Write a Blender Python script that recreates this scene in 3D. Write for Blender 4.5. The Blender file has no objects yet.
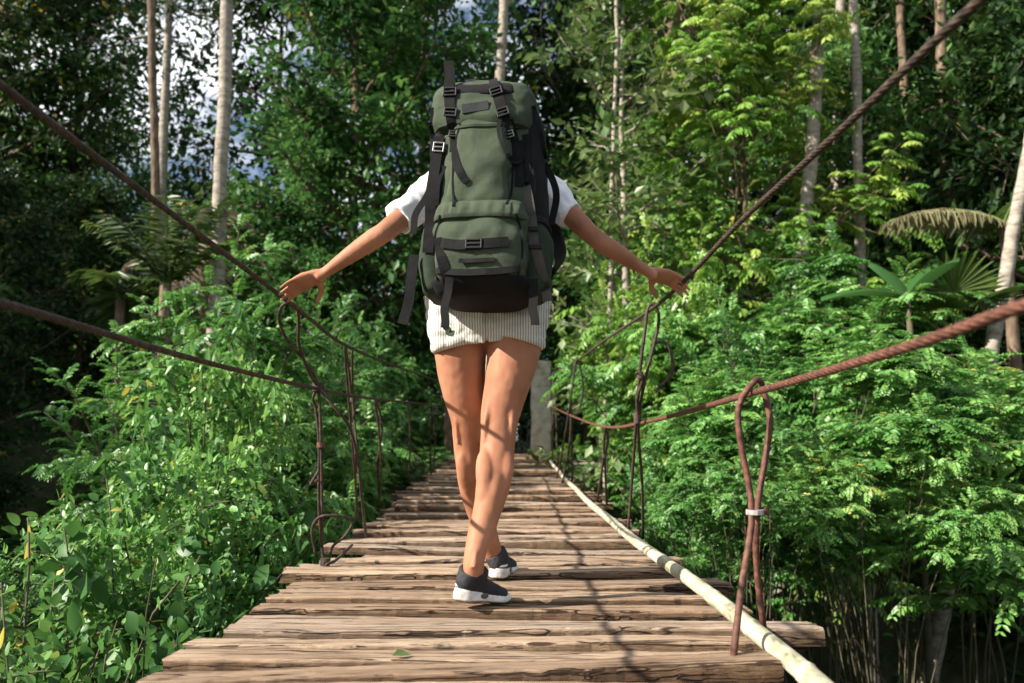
import bpy, math, random
import numpy as np
from mathutils import Vector, Matrix, noise as mnoise
from mathutils.bvhtree import BVHTree

random.seed(7)
rng = np.random.default_rng(11)
scene = bpy.context.scene
COL = scene.collection
V3 = lambda *a: np.array(a, dtype=float)

# ------------------------------------------------------------------ camera
FPX, CX, CY = 796.0, 512.0, 341.5
CAM = V3(0, 0, 0.52)
PITCH, YAW = math.atan((440 - 341.5) / FPX), 3.0 / FPX
cam_d = bpy.data.cameras.new("camera")
cam_d.lens = FPX / 1024 * 36
cam_d.sensor_width = 36
cam_d.clip_start, cam_d.clip_end = 0.02, 600
cam_d.dof.use_dof = True
cam_d.dof.focus_distance = 2.6
cam_d.dof.aperture_fstop = 3.2
cam = bpy.data.objects.new("camera", cam_d)
COL.objects.link(cam)
cam.location = CAM
cam.rotation_euler = (math.pi / 2 + PITCH, 0, YAW)
scene.camera = cam
RM = np.array(cam.rotation_euler.to_matrix())


def U(px, py, Y):
    """world point at depth Y (metres along the bridge) seen at a pixel of the photo"""
    d = RM @ V3((px - CX) / FPX, -(py - CY) / FPX, -1)
    return CAM + d * ((Y - CAM[1]) / d[1])


# ------------------------------------------------------------------ helpers: meshes
class MB:
    """collects quads"""

    def __init__(self):
        self.v, self.f, self.t, self.n = [], [], [], 0

    def add(self, V, F, tint=0.5):
        V = np.asarray(V, float).reshape(-1, 3)
        self.v.append(V)
        self.f.append(np.asarray(F, int).reshape(-1, 4) + self.n)
        self.t.append(np.full(len(V), tint) if np.isscalar(tint) else np.asarray(tint, float))
        self.n += len(V)

    def mesh(self, name, mat, smooth=False):
        V = np.concatenate(self.v)
        F = np.concatenate(self.f)
        me = bpy.data.meshes.new(name)
        me.vertices.add(len(V))
        me.vertices.foreach_set("co", V.astype(np.float32).ravel())
        me.loops.add(F.size)
        me.loops.foreach_set("vertex_index", F.astype(np.int32).ravel())
        me.polygons.add(len(F))
        me.polygons.foreach_set("loop_start", (np.arange(len(F)) * 4).astype(np.int32))
        me.polygons.foreach_set("use_smooth", np.full(len(F), smooth))
        at = me.attributes.new("tint", "FLOAT", "POINT")
        at.data.foreach_set("value", np.concatenate(self.t).astype(np.float32))
        me.update(calc_edges=True)
        me.validate()
        me.materials.append(mat)
        return me

    def build(self, name, mat, parent=None, smooth=False):
        return link(name, self.mesh(name, mat, smooth), parent)


def link(name, me, parent=None):
    o = bpy.data.objects.new(name, me)
    COL.objects.link(o)
    if parent is not None:
        o.parent = parent
    return o


def tag(o, label=None, cat=None, group=None, kind=None):
    if label: o["label"] = label
    if cat: o["category"] = cat
    if group: o["group"] = group
    if kind: o["kind"] = kind
    return o


def empty(name, loc, label, cat, group=None, rz=0.0, scale=(1, 1, 1)):
    o = bpy.data.objects.new(name, None)
    o.empty_display_size = 0.2
    COL.objects.link(o)
    o.location = loc
    o.rotation_euler = (0, 0, rz)
    o.scale = scale
    return tag(o, label, cat, group)


def nrm(a):
    a = np.asarray(a, float)
    return a / np.maximum(np.linalg.norm(a, axis=-1, keepdims=True), 1e-9)


def tube(mb, pts, rad, n=6, ell=None, ref=None, cap=True, tint=0.5):
    """tapered tube through pts; rad scalar/list; ell = second radius list (ellipse); ref = direction of first radius"""
    P = np.asarray(pts, float)
    m = len(P)
    R1 = np.broadcast_to(np.asarray(rad, float), (m,))
    R2 = R1 if ell is None else np.broadcast_to(np.asarray(ell, float), (m,))
    T = nrm(np.gradient(P, axis=0))
    if ref is None:
        ref = V3(1, 0, 0) if abs(T[0][0]) < 0.8 else V3(0, 1, 0)
    a = np.linspace(0, 2 * np.pi, n, endpoint=False)
    rows = []
    u = np.asarray(ref, float)
    for i in range(m):
        u = u - T[i] * np.dot(u, T[i])
        u = u / max(np.linalg.norm(u), 1e-9)
        w = np.cross(T[i], u)
        rows.append(P[i] + np.cos(a)[:, None] * u * R1[i] + np.sin(a)[:, None] * w * R2[i])
    if cap:
        rows.insert(0, np.repeat(P[:1], n, 0) * 0.999 + rows[0] * 0.001)
        rows.append(np.repeat(P[-1:], n, 0) * 0.999 + rows[-1] * 0.001)
        m += 2
    V = np.concatenate(rows)
    i = np.arange(m - 1)[:, None] * n
    j = np.arange(n)[None]
    k = (j + 1) % n
    F = np.stack([i + j, i + k, i + n + k, i + n + j], -1).reshape(-1, 4)
    mb.add(V, F, tint)


def spline(pts, n):
    """Catmull-Rom through pts (any dimension), n samples"""
    P = np.asarray(pts, float)
    P = np.vstack([2 * P[0] - P[1], P, 2 * P[-1] - P[-2]])
    segs = len(P) - 3
    out = []
    for s in np.linspace(0, segs - 1e-6, n):
        i = int(s)
        t = s - i
        a, b, c, d = P[i:i + 4]
        out.append(0.5 * (2 * b + (c - a) * t + (2 * a - 5 * b + 4 * c - d) * t * t + (3 * b - a - 3 * c + d) * t ** 3))
    return np.array(out)


def box(mb, c, s, R=None, bev=0.0):
    """box with chamfered vertical look: size s, centre c, optional 3x3 rotation"""
    h = np.asarray(s, float) / 2
    V = np.array([[x, y, z] for x in (-1, 1) for y in (-1, 1) for z in (-1, 1)], float) * h
    F = [[0, 1, 3, 2], [4, 6, 7, 5], [0, 4, 5, 1], [2, 3, 7, 6], [0, 2, 6, 4], [1, 5, 7, 3]]
    if R is not None:
        V = V @ np.asarray(R).T
    mb.add(V + np.asarray(c, float), F)


def strands(mb, P, r, turns_per_m=7.0, k=6, step=0.011):
    """rope of k twisted strands along polyline P"""
    d = np.r_[0, np.cumsum(np.linalg.norm(np.diff(P, axis=0), axis=1))]
    n = int(d[-1] / step)
    s = np.linspace(0, d[-1], n)
    C = np.stack([np.interp(s, d, P[:, i]) for i in range(3)], 1)
    T = nrm(np.gradient(C, axis=0))
    up = np.where(np.abs(T[:, 2:3]) > 0.95, V3(1, 0, 0)[None], V3(0, 0, 1)[None])
    A = nrm(np.cross(T, up))
    B = np.cross(T, A)
    for q in range(k):
        ph = 2 * np.pi * (q / k + s * turns_per_m)
        rr = r * 0.54
        path = C + (np.cos(ph)[:, None] * A + np.sin(ph)[:, None] * B) * rr
        a = np.linspace(0, 2 * np.pi, 6, endpoint=False)
        ring = path[:, None, :] + (np.cos(a)[None, :, None] * A[:, None] + np.sin(a)[None, :, None] * B[:, None]) * (r * 0.46)
        i = np.arange(n - 1)[:, None] * 6
        j = np.arange(6)[None]
        kk = (j + 1) % 6
        F = np.stack([i + j, i + kk, i + 6 + kk, i + 6 + j], -1)
        mb.add(ring, F)


# ------------------------------------------------------------------ materials
def nodes(name):
    m = bpy.data.materials.new(name)
    m.use_nodes = True
    nt = m.node_tree
    b = nt.nodes["Principled BSDF"]
    return m, nt, b


def N(nt, typ, **kw):
    n = nt.nodes.new(typ)
    for k, v in kw.items():
        if k.startswith("in_"):
            n.inputs[k[3:].replace("_", " ")].default_value = v
        else:
            setattr(n, k, v)
    return n


def ramp(nt, stops, src=None):
    r = nt.nodes.new("ShaderNodeValToRGB")
    e = r.color_ramp.elements
    while len(e) < len(stops):
        e.new(0.5)
    for i, (p, c) in enumerate(stops):
        e[i].position = p
        e[i].color = (*c, 1) if len(c) == 3 else c
    if src is not None:
        nt.links.new(src, r.inputs[0])
    return r


def mixc(nt, fac, a, b, mode="MIX"):
    m = nt.nodes.new("ShaderNodeMix")
    m.data_type = "RGBA"
    m.blend_type = mode
    for sock, val in ((m.inputs[0], fac), (m.inputs[6], a), (m.inputs[7], b)):
        if hasattr(val, "is_output"):
            nt.links.new(val, sock)
        else:
            sock.default_value = val if np.isscalar(val) else (*val, 1)
    return m.outputs[2]


def leaf_mat(name, stops, rough=0.42, trans=0.30, spec=0.5):
    m, nt, b = nodes(name)
    at = N(nt, "ShaderNodeAttribute", attribute_name="tint")
    oi = N(nt, "ShaderNodeObjectInfo")
    mp = N(nt, "ShaderNodeMapRange")
    mp.inputs[3].default_value, mp.inputs[4].default_value = -0.14, 0.14
    nt.links.new(oi.outputs["Random"], mp.inputs[0])
    ad = N(nt, "ShaderNodeMath", operation="ADD")
    nt.links.new(at.outputs["Fac"], ad.inputs[0])
    nt.links.new(mp.outputs[0], ad.inputs[1])
    r = ramp(nt, stops, ad.outputs[0])
    nt.links.new(r.outputs[0], b.inputs["Base Color"])
    b.inputs["Roughness"].default_value = rough
    b.inputs["Specular IOR Level"].default_value = spec
    tr = N(nt, "ShaderNodeBsdfTranslucent")
    hs = N(nt, "ShaderNodeHueSaturation")
    hs.inputs["Hue"].default_value = 0.485
    hs.inputs["Value"].default_value = 1.5
    nt.links.new(r.outputs[0], hs.inputs["Color"])
    nt.links.new(hs.outputs[0], tr.inputs[0])
    mx = N(nt, "ShaderNodeMixShader")
    mx.inputs[0].default_value = trans
    nt.links.new(b.outputs[0], mx.inputs[1])
    nt.links.new(tr.outputs[0], mx.inputs[2])
    nt.links.new(mx.outputs[0], nt.nodes["Material Output"].inputs[0])
    return m


def bumped(nt, b, height, strength=0.4, dist=0.01):
    bp = N(nt, "ShaderNodeBump")
    bp.inputs["Strength"].default_value = strength
    bp.inputs["Distance"].default_value = dist
    nt.links.new(height, bp.inputs["Height"])
    nt.links.new(bp.outputs[0], b.inputs["Normal"])


def noise_mat(name, stops, scale=(1, 1, 1), nscale=5.0, rough=0.8, bump=0.3, dist=0.01, detail=8, spec=0.3, rnd=0.0, coord="Object"):
    m, nt, b = nodes(name)
    tc = N(nt, "ShaderNodeTexCoord")
    mp = N(nt, "ShaderNodeMapping")
    mp.inputs["Scale"].default_value = scale
    nt.links.new(tc.outputs[coord], mp.inputs[0])
    nz = N(nt, "ShaderNodeTexNoise")
    nz.inputs["Scale"].default_value = nscale
    nz.inputs["Detail"].default_value = detail
    nz.inputs["Roughness"].default_value = 0.62
    nt.links.new(mp.outputs[0], nz.inputs["Vector"])
    r = ramp(nt, stops, nz.outputs[0])
    nt.links.new(r.outputs[0], b.inputs["Base Color"])
    b.inputs["Roughness"].default_value = rough
    b.inputs["Specular IOR Level"].default_value = spec
    if bump:
        bumped(nt, b, nz.outputs[0], bump, dist)
    return m


M = {}
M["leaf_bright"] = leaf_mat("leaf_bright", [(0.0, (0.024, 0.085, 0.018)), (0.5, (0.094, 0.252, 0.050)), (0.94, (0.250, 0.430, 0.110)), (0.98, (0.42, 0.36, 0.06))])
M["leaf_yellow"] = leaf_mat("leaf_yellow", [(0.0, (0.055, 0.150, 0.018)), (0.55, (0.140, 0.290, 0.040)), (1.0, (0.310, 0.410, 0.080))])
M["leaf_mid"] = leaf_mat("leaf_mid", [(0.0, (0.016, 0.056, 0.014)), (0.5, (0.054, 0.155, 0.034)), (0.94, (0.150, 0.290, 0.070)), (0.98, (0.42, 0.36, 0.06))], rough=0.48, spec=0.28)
M["leaf_dark"] = leaf_mat("leaf_dark", [(0.0, (0.008, 0.024, 0.006)), (0.5, (0.020, 0.052, 0.011)), (0.94, (0.050, 0.108, 0.020)), (0.98, (0.42, 0.36, 0.06))], rough=0.52, trans=0.2, spec=0.25)  # darker leaf colour, also standing in for shade in the wood
M["leaf_pale"] = leaf_mat("leaf_pale", [(0.0, (0.045, 0.095, 0.020)), (0.5, (0.100, 0.170, 0.050)), (0.8, (0.230, 0.280, 0.110)), (1.0, (0.360, 0.330, 0.090))], rough=0.4)
M["leaf_broad"] = leaf_mat("leaf_broad", [(0.0, (0.022, 0.075, 0.018)), (0.6, (0.048, 0.140, 0.030)), (1.0, (0.090, 0.210, 0.055))], rough=0.45, spec=.35)
M["palm"] = leaf_mat("palm", [(0.0, (0.035, 0.075, 0.016)), (0.6, (0.080, 0.140, 0.030)), (1.0, (0.150, 0.190, 0.045))], rough=0.36)
M["palm_dry"] = leaf_mat("palm_dry", [(0.0, (0.130, 0.120, 0.060)), (0.6, (0.230, 0.215, 0.110)), (1.0, (0.340, 0.300, 0.170))], rough=0.6)
M["palm_dead"] = leaf_mat("palm_dead", [(0.0, (0.150, 0.110, 0.070)), (0.6, (0.280, 0.225, 0.150)), (1.0, (0.400, 0.340, 0.250))], rough=0.7, trans=0.15)
M["bark_pale"] = noise_mat("bark_pale", [(0.3, (0.12, 0.10, 0.075)), (0.5, (0.27, 0.235, 0.19)), (0.7, (0.38, 0.345, 0.29))], (6, 6, 14), 1.3, 0.85, 0.6, 0.02)
M["bark_brown"] = noise_mat("bark_brown", [(0.3, (0.05, 0.035, 0.022)), (0.55, (0.15, 0.105, 0.07)), (0.75, (0.27, 0.21, 0.15))], (5, 5, 1.5), 3, 0.9, 0.6, 0.02)
M["stem"] = noise_mat("stem", [(0.3, (0.035, 0.038, 0.018)), (0.6, (0.10, 0.085, 0.05))], (1, 1, 1), 6, 0.8, 0.0)


def wood_mat():
    m, nt, b = nodes("weathered_wood")
    tc = N(nt, "ShaderNodeTexCoord")
    oi = N(nt, "ShaderNodeObjectInfo")
    of = N(nt, "ShaderNodeVectorMath", operation="SCALE")
    cmb = N(nt, "ShaderNodeCombineXYZ")
    for i in range(3):
        nt.links.new(oi.outputs["Random"], cmb.inputs[i])
    nt.links.new(cmb.outputs[0], of.inputs[0])
    of.inputs["Scale"].default_value = 37.0
    ad = N(nt, "ShaderNodeVectorMath", operation="ADD")
    nt.links.new(tc.outputs["Object"], ad.inputs[0])
    nt.links.new(of.outputs[0], ad.inputs[1])

    def nz(scale, ns, detail=8, rough=0.6):
        mp = N(nt, "ShaderNodeMapping")
        mp.inputs["Scale"].default_value = scale
        nt.links.new(ad.outputs[0], mp.inputs[0])
        n = N(nt, "ShaderNodeTexNoise")
        n.inputs["Scale"].default_value = ns
        n.inputs["Detail"].default_value = detail
        n.inputs["Roughness"].default_value = rough
        n.inputs["Distortion"].default_value = 0.35
        nt.links.new(mp.outputs[0], n.inputs["Vector"])
        return n.outputs[0]
    grain = nz((2.4, 24, 24), 2.0, 12, 0.72)
    broad = nz((1.6, 4, 4), 1.6, 5)
    fine = nz((2.0, 90, 90), 2.2, 4)
    spots = nz((4, 7, 7), 2.8, 8, 0.65)
    base = ramp(nt, [(0.30, (0.18, 0.135, 0.100)), (0.36, (0.46, 0.370, 0.295)), (0.50, (0.62, 0.515, 0.42)), (0.78, (0.70, 0.625, 0.545))], grain)
    tone = ramp(nt, [(0.28, (0.58, 0.50, 0.44)), (0.50, (0.94, 0.88, 0.82)), (0.75, (1.0, 0.99, 0.98))], broad)
    c = mixc(nt, 1.0, base.outputs[0], tone.outputs[0], "MULTIPLY")
    # every plank has aged differently
    rt = ramp(nt, [(0.0, (0.66, 0.58, 0.50)), (0.3, (1.0, 0.92, 0.82)), (0.55, (0.78, 0.76, 0.74)), (0.8, (0.92, 0.83, 0.74)), (1.0, (1.10, 1.07, 1.02))], oi.outputs["Random"])
    c = mixc(nt, 1.0, c, rt.outputs[0], "MULTIPLY")
    crack = ramp(nt, [(0.33, (0, 0, 0)), (0.40, (1, 1, 1))], fine)
    c = mixc(nt, 0.7, c, crack.outputs[0], "MULTIPLY")
    split = nz((0.55, 15, 15), 1.7, 3, 0.5)                        # long drying splits along the grain
    sr = ramp(nt, [(0.478, (1, 1, 1)), (0.492, (0.10, 0.08, 0.07)), (0.504, (0.10, 0.08, 0.07)), (0.518, (1, 1, 1))], split)
    c = mixc(nt, 0.9, c, sr.outputs[0], "MULTIPLY")
    sp = ramp(nt, [(0.60, (0, 0, 0)), (0.72, (.85, .85, .85))], spots)
    c = mixc(nt, sp.outputs[0], c, (0.085, 0.05, 0.028))
    at = N(nt, "ShaderNodeAttribute", attribute_name="tint")       # rough-sawn edges, darker than the top face
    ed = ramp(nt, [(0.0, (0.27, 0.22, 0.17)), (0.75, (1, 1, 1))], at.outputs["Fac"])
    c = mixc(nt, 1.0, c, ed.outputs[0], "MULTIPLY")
    nt.links.new(c, b.inputs["Base Color"])
    b.inputs["Roughness"].default_value = 0.86
    b.inputs["Specular IOR Level"].default_value = 0.2
    mt = N(nt, "ShaderNodeMath", operation="MULTIPLY_ADD")
    nt.links.new(grain, mt.inputs[0])
    mt.inputs[1].default_value = 1.0
    nt.links.new(fine, mt.inputs[2])
    m2 = N(nt, "ShaderNodeMath", operation="MULTIPLY_ADD")
    nt.links.new(sr.outputs[0], m2.inputs[0])
    m2.inputs[1].default_value = 0.9
    nt.links.new(mt.outputs[0], m2.inputs[2])
    bumped(nt, b, m2.outputs[0], 1.0, 0.014)
    return m


M["wood"] = wood_mat()
M["rust"] = noise_mat("rusted_steel", [(0.30, (0.014, 0.010, 0.008)), (0.52, (0.045, 0.029, 0.021)), (0.70, (0.110, 0.070, 0.048))], (1, 1, 1), 45, 0.75, 0.4, 0.003, spec=0.4)
M["rust_red"] = noise_mat("red_rusted_steel", [(0.30, (0.040, 0.016, 0.011)), (0.52, (0.105, 0.040, 0.025)), (0.72, (0.19, 0.085, 0.055))], (1, 1, 1), 60, 0.7, 0.4, 0.003, spec=0.4)
M["rust_dark"] = noise_mat("dark_steel_wire", [(0.35, (0.018, 0.013, 0.011)), (0.6, (0.075, 0.046, 0.034))], (1, 1, 1), 50, 0.7, 0.3, 0.003, spec=0.4)
M["metal"] = noise_mat("galvanised_clamp", [(0.3, (0.14, 0.12, 0.11)), (0.7, (0.42, 0.40, 0.38))], (1, 1, 1), 40, 0.4, 0.1, 0.002)
M["pole"] = noise_mat("bamboo_skin", [(0.30, (0.10, 0.095, 0.06)), (0.40, (0.27, 0.26, 0.17)), (0.54, (0.43, 0.40, 0.30)), (0.75, (0.56, 0.54, 0.47))], (3, 1, 3), 9.0, 0.6, 0.35, 0.006)
M["concrete"] = noise_mat("old_concrete", [(0.3, (0.24, 0.22, 0.17)), (0.5, (0.50, 0.47, 0.40)), (0.7, (0.64, 0.61, 0.55))], (1, 1, 1), 5, 0.9, 0.4, 0.02)
M["soil"] = noise_mat("soil_and_litter", [(0.3, (0.018, 0.022, 0.010)), (0.5, (0.035, 0.045, 0.016)), (0.75, (0.075, 0.065, 0.035))], (1, 1, 1), 3.5, 0.95, 0.6, 0.08)


def skin_mat():
    m, nt, b = nodes("skin")
    tc = N(nt, "ShaderNodeTexCoord")
    nz = N(nt, "ShaderNodeTexNoise")
    nz.inputs["Scale"].default_value = 9
    nz.inputs["Detail"].default_value = 5
    nt.links.new(tc.outputs["Object"], nz.inputs["Vector"])
    r = ramp(nt, [(0.3, (0.28, 0.118, 0.063)), (0.7, (0.41, 0.190, 0.112))], nz.outputs[0])
    nt.links.new(r.outputs[0], b.inputs["Base Color"])
    b.inputs["Roughness"].default_value = 0.62
    b.inputs["Specular IOR Level"].default_value = 0.22
    b.inputs["Subsurface Weight"].default_value = 0.08
    b.inputs["Subsurface Radius"].default_value = (0.012, 0.005, 0.003)
    b.inputs["Subsurface Scale"].default_value = 1.0
    n2 = N(nt, "ShaderNodeTexNoise")
    n2.inputs["Scale"].default_value = 220
    nt.links.new(tc.outputs["Object"], n2.inputs["Vector"])
    bumped(nt, b, n2.outputs[0], 0.12, 0.002)
    return m


def fabric_mat(name, c1, c2, weave=900, rough=0.85, bump=0.3, spec=0.18):
    m, nt, b = nodes(name)
    tc = N(nt, "ShaderNodeTexCoord")
    nz = N(nt, "ShaderNodeTexNoise")
    nz.inputs["Scale"].default_value = 14
    nz.inputs["Detail"].default_value = 6
    nt.links.new(tc.outputs["Object"], nz.inputs["Vector"])
    r = ramp(nt, [(0.3, c1), (0.7, c2)], nz.outputs[0])
    nt.links.new(r.outputs[0], b.inputs["Base Color"])
    b.inputs["Roughness"].default_value = rough
    b.inputs["Specular IOR Level"].default_value = spec
    n2 = N(nt, "ShaderNodeTexNoise")
    n2.inputs["Scale"].default_value = weave
    nt.links.new(tc.outputs["Object"], n2.inputs["Vector"])
    n3 = N(nt, "ShaderNodeTexNoise")
    n3.inputs["Scale"].default_value = 30
    n3.inputs["Detail"].default_value = 3
    nt.links.new(tc.outputs["Object"], n3.inputs["Vector"])
    mt = N(nt, "ShaderNodeMath", operation="MULTIPLY_ADD")
    nt.links.new(n3.outputs[0], mt.inputs[0])
    mt.inputs[1].default_value = 3.0
    nt.links.new(n2.outputs[0], mt.inputs[2])
    bumped(nt, b, mt.outputs[0], bump, 0.004)
    return m


M["skin"] = skin_mat()
M["pack_green"] = fabric_mat("olive_green_canvas", (0.044, 0.059, 0.037), (0.068, 0.086, 0.056), bump=0.6)
M["pack_green_dark"] = fabric_mat("dark_olive_canvas", (0.022, 0.032, 0.020), (0.036, 0.050, 0.031))
M["pack_black"] = fabric_mat("black_nylon", (0.006, 0.006, 0.007), (0.012, 0.012, 0.013))
M["strap"] = fabric_mat("black_webbing", (0.005, 0.005, 0.0055), (0.010, 0.010, 0.010), 600, 0.8, 0.3, .15)
M["strap_grey"] = fabric_mat("faded_grey_webbing", (0.05, 0.046, 0.04), (0.09, 0.084, 0.075), 600, 0.75, 0.3)
M["buckle"] = noise_mat("black_plastic", [(0.3, (0.008, 0.008, 0.009)), (0.7, (0.015, 0.015, 0.016))], (1, 1, 1), 30, 0.6, 0.0)
M["buckle_grey"] = noise_mat("worn_grey_plastic", [(0.3, (0.08, 0.08, 0.08)), (0.7, (0.17, 0.17, 0.165))], (1, 1, 1), 60, 0.35, 0.0)
M["patch"] = fabric_mat("charcoal_patch", (0.020, 0.022, 0.024), (0.032, 0.034, 0.036), 700, 0.8)
M["shirt"] = fabric_mat("white_cotton", (0.74, 0.75, 0.78), (0.82, 0.83, 0.85), 800, 0.9, 0.2)
M["hair"] = noise_mat("brown_hair", [(0.3, (0.030, 0.013, 0.006)), (0.7, (0.13, 0.058, 0.024))], (40, 40, 2), 3, 0.5, 0.5, 0.004)
M["shoe_dark"] = fabric_mat("charcoal_knit", (0.018, 0.019, 0.022), (0.045, 0.046, 0.050), 350, 0.8, 0.4)
M["sole"] = noise_mat("white_rubber", [(0.3, (0.30, 0.27, 0.23)), (0.5, (0.62, 0.60, 0.57)), (0.7, (0.74, 0.73, 0.71))], (1, 1, 1), 22, 0.55, 0.1, 0.003)
M["sole_grey"] = noise_mat("grey_rubber", [(0.3, (0.05, 0.05, 0.045)), (0.7, (0.14, 0.13, 0.11))], (1, 1, 1), 18, 0.6, 0.1, 0.003)


def shorts_mat():
    m, nt, b = nodes("striped_cotton")
    tc = N(nt, "ShaderNodeTexCoord")
    w = N(nt, "ShaderNodeTexWave", wave_type="BANDS", bands_direction="X")
    w.inputs["Scale"].default_value = 36.0
    w.inputs["Distortion"].default_value = 1.4
    w.inputs["Detail"].default_value = 1.0
    nt.links.new(tc.outputs["Object"], w.inputs["Vector"])
    r = ramp(nt, [(0.34, (0.30, 0.30, 0.27)), (0.60, (0.64, 0.62, 0.57))], w.outputs[0])
    nt.links.new(r.outputs[0], b.inputs["Base Color"])
    b.inputs["Roughness"].default_value = 0.9
    n3 = N(nt, "ShaderNodeTexNoise")
    n3.inputs["Scale"].default_value = 28
    n3.inputs["Detail"].default_value = 5
    nt.links.new(tc.outputs["Object"], n3.inputs["Vector"])
    bumped(nt, b, n3.outputs[0], 0.5, 0.01)
    return m


M["shorts"] = shorts_mat()

# ------------------------------------------------------------------ light, sky
LDIR = Vector((1.5, 0.62, -1.0)).normalized()
sun_d = bpy.data.lights.new("sun", "SUN")
sun_d.energy = 5.0
sun_d.angle = math.radians(0.53)
sun_d.color = (1.0, 0.93, 0.82)
sun = bpy.data.objects.new("sun", sun_d)
COL.objects.link(sun)
sun.rotation_euler = LDIR.to_track_quat("-Z", "Y").to_euler()
sun.location = (-20, -10, 25)

world = bpy.data.worlds.new("World")
scene.world = world
world.use_nodes = True
wt = world.node_tree
bg = wt.nodes["Background"]
sky = N(wt, "ShaderNodeTexSky", sky_type="NISHITA")
sky.sun_disc = False
sky.sun_elevation = math.asin(-LDIR.z)
sky.sun_rotation = math.atan2(-LDIR.x, -LDIR.y)
tc = N(wt, "ShaderNodeTexCoord")
mp = N(wt, "ShaderNodeMapping")
mp.inputs["Scale"].default_value = (1, 1, 2.2)
wt.links.new(tc.outputs["Generated"], mp.inputs[0])
cn = N(wt, "ShaderNodeTexNoise")
cn.inputs["Scale"].default_value = 2.6
cn.inputs["Detail"].default_value = 7
cn.inputs["Roughness"].default_value = 0.58
wt.links.new(mp.outputs[0], cn.inputs["Vector"])
cr = ramp(wt, [(0.46, (0, 0, 0)), (0.60, (1, 1, 1))], cn.outputs[0])
cm = mixc(wt, cr.outputs[0], sky.outputs[0], (14.0, 14.3, 14.8))
wt.links.new(cm, bg.inputs[0])
bg.inputs[1].default_value = 0.054

# ------------------------------------------------------------------ ground
def sst(a, b, x):
    t = np.clip((x - a) / (b - a), 0, 1)
    return t * t * (3 - 2 * t)


def ground_z(x, y):
    x = np.asarray(x, float)
    y = np.asarray(y, float)
    dip = sst(-4.0, 0.5, y) * (1 - sst(11.0, 17.0, y))
    depth = 1.75 + 4.6 * sst(1.4, 5.2, x) + .25 * sst(2, 6, -x)
    z = -depth * dip - 0.02
    z = z + 0.10 * np.maximum(0, y - 18) + 0.42 * np.maximum(0, -x - 8) * sst(-2, 10, y) + 0.16 * np.maximum(0, x - 12)
    z = z + 0.16 * np.sin(x * 0.9 + 1.3) * np.sin(y * 0.7) * sst(1.5, 4, np.abs(x)) + 0.08 * np.sin(x * 2.3) * np.sin(y * 1.9 + 0.5)
    z = np.minimum(z, 12 + 0.02 * z)
    near = (1 - sst(1.0, 2.4, np.abs(x + 0.2))) * sst(14, 18, y)      # path at the far bank, level with the deck
    return z * (1 - near) + (0.12) * near


gx = np.concatenate([np.linspace(-300, -30, 14), np.linspace(-28, 28, 113), np.linspace(30, 300, 14)])
gy = np.concatenate([np.linspace(-300, -16, 14), np.linspace(-14, 44, 117), np.linspace(48, 320, 14)])
XX, YY = np.meshgrid(gx, gy, indexing="ij")
ZZ = ground_z(XX, YY)
g = MB()
ny = len(gy)
ii, jj = np.meshgrid(np.arange(len(gx) - 1), np.arange(ny - 1), indexing="ij")
a0 = ii * ny + jj
g.add(np.stack([XX, YY, ZZ], -1), np.stack([a0, a0 + ny, a0 + ny + 1, a0 + 1], -1))
go = g.build("ground", M["soil"], smooth=True)
tag(go, kind="structure")


# ------------------------------------------------------------------ foliage builders
def put_leaves(mb, P, D, Nn, L, W, tint, fine=True, fold=0.10, curl=0.12):
    n = len(P)
    D = nrm(D)
    S = nrm(np.cross(D, Nn))
    Nn = np.cross(S, D)
    L = np.broadcast_to(L, (n,))[:, None]
    W = np.broadcast_to(W, (n,))[:, None]
    tint = np.where(rng.random(n) < .0035, 1.0, np.minimum(np.broadcast_to(tint, (n,)), .93))
    if fine == 2:                 # larger leaves: rounded outline, curved blade
        us = np.array([0, .14, .34, .56, .77, .92, 1.0])
        ws = np.array([.02, .36, .50, .47, .31, .13, .005])
        Vr = []
        cu = curl * rng.uniform(.2, 1.8, (n, 1))
        for u, w in zip(us, ws):
            for v, k in ((-1, fold), (0, 0), (1, fold)):
                Vr.append(P + D * (u * L) + S * (v * w * W) + Nn * ((k * w * 2) * W - cu * u * u * L))
        V = np.stack(Vr, 1)
        b = np.arange(n)[:, None] * 21
        F = np.concatenate([b + np.array([i * 3 + c, i * 3 + c + 1, i * 3 + c + 4, i * 3 + c + 3]) for i in range(6) for c in (0, 1)])
        mb.add(V, F, np.repeat(tint, 21))
    elif fine:
        tpl = [(0, 0, 0), (.33, .5, fold), (.72, .36, fold * .5 - curl * .5), (1, 0, -curl), (.72, -.36, fold * .5 - curl * .5), (.33, -.5, fold)]
        V = np.stack([P + D * (u * L) + S * (v * W) + Nn * (w * L) for u, v, w in tpl], 1)
        b = np.arange(n)[:, None] * 6
        F = np.concatenate([b + np.array([0, 3, 2, 1]), b + np.array([0, 5, 4, 3])])
        mb.add(V, F, np.repeat(tint, 6))
    else:
        tpl = [(0, 0, 0), (.45, .5, 0), (1, 0, -curl), (.45, -.5, 0)]
        V = np.stack([P + D * (u * L) + S * (v * W) + Nn * (w * L) for u, v, w in tpl], 1)
        b = np.arange(n)[:, None] * 4
        mb.add(V, b + np.array([0, 3, 2, 1]), np.repeat(tint, 4))


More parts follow.
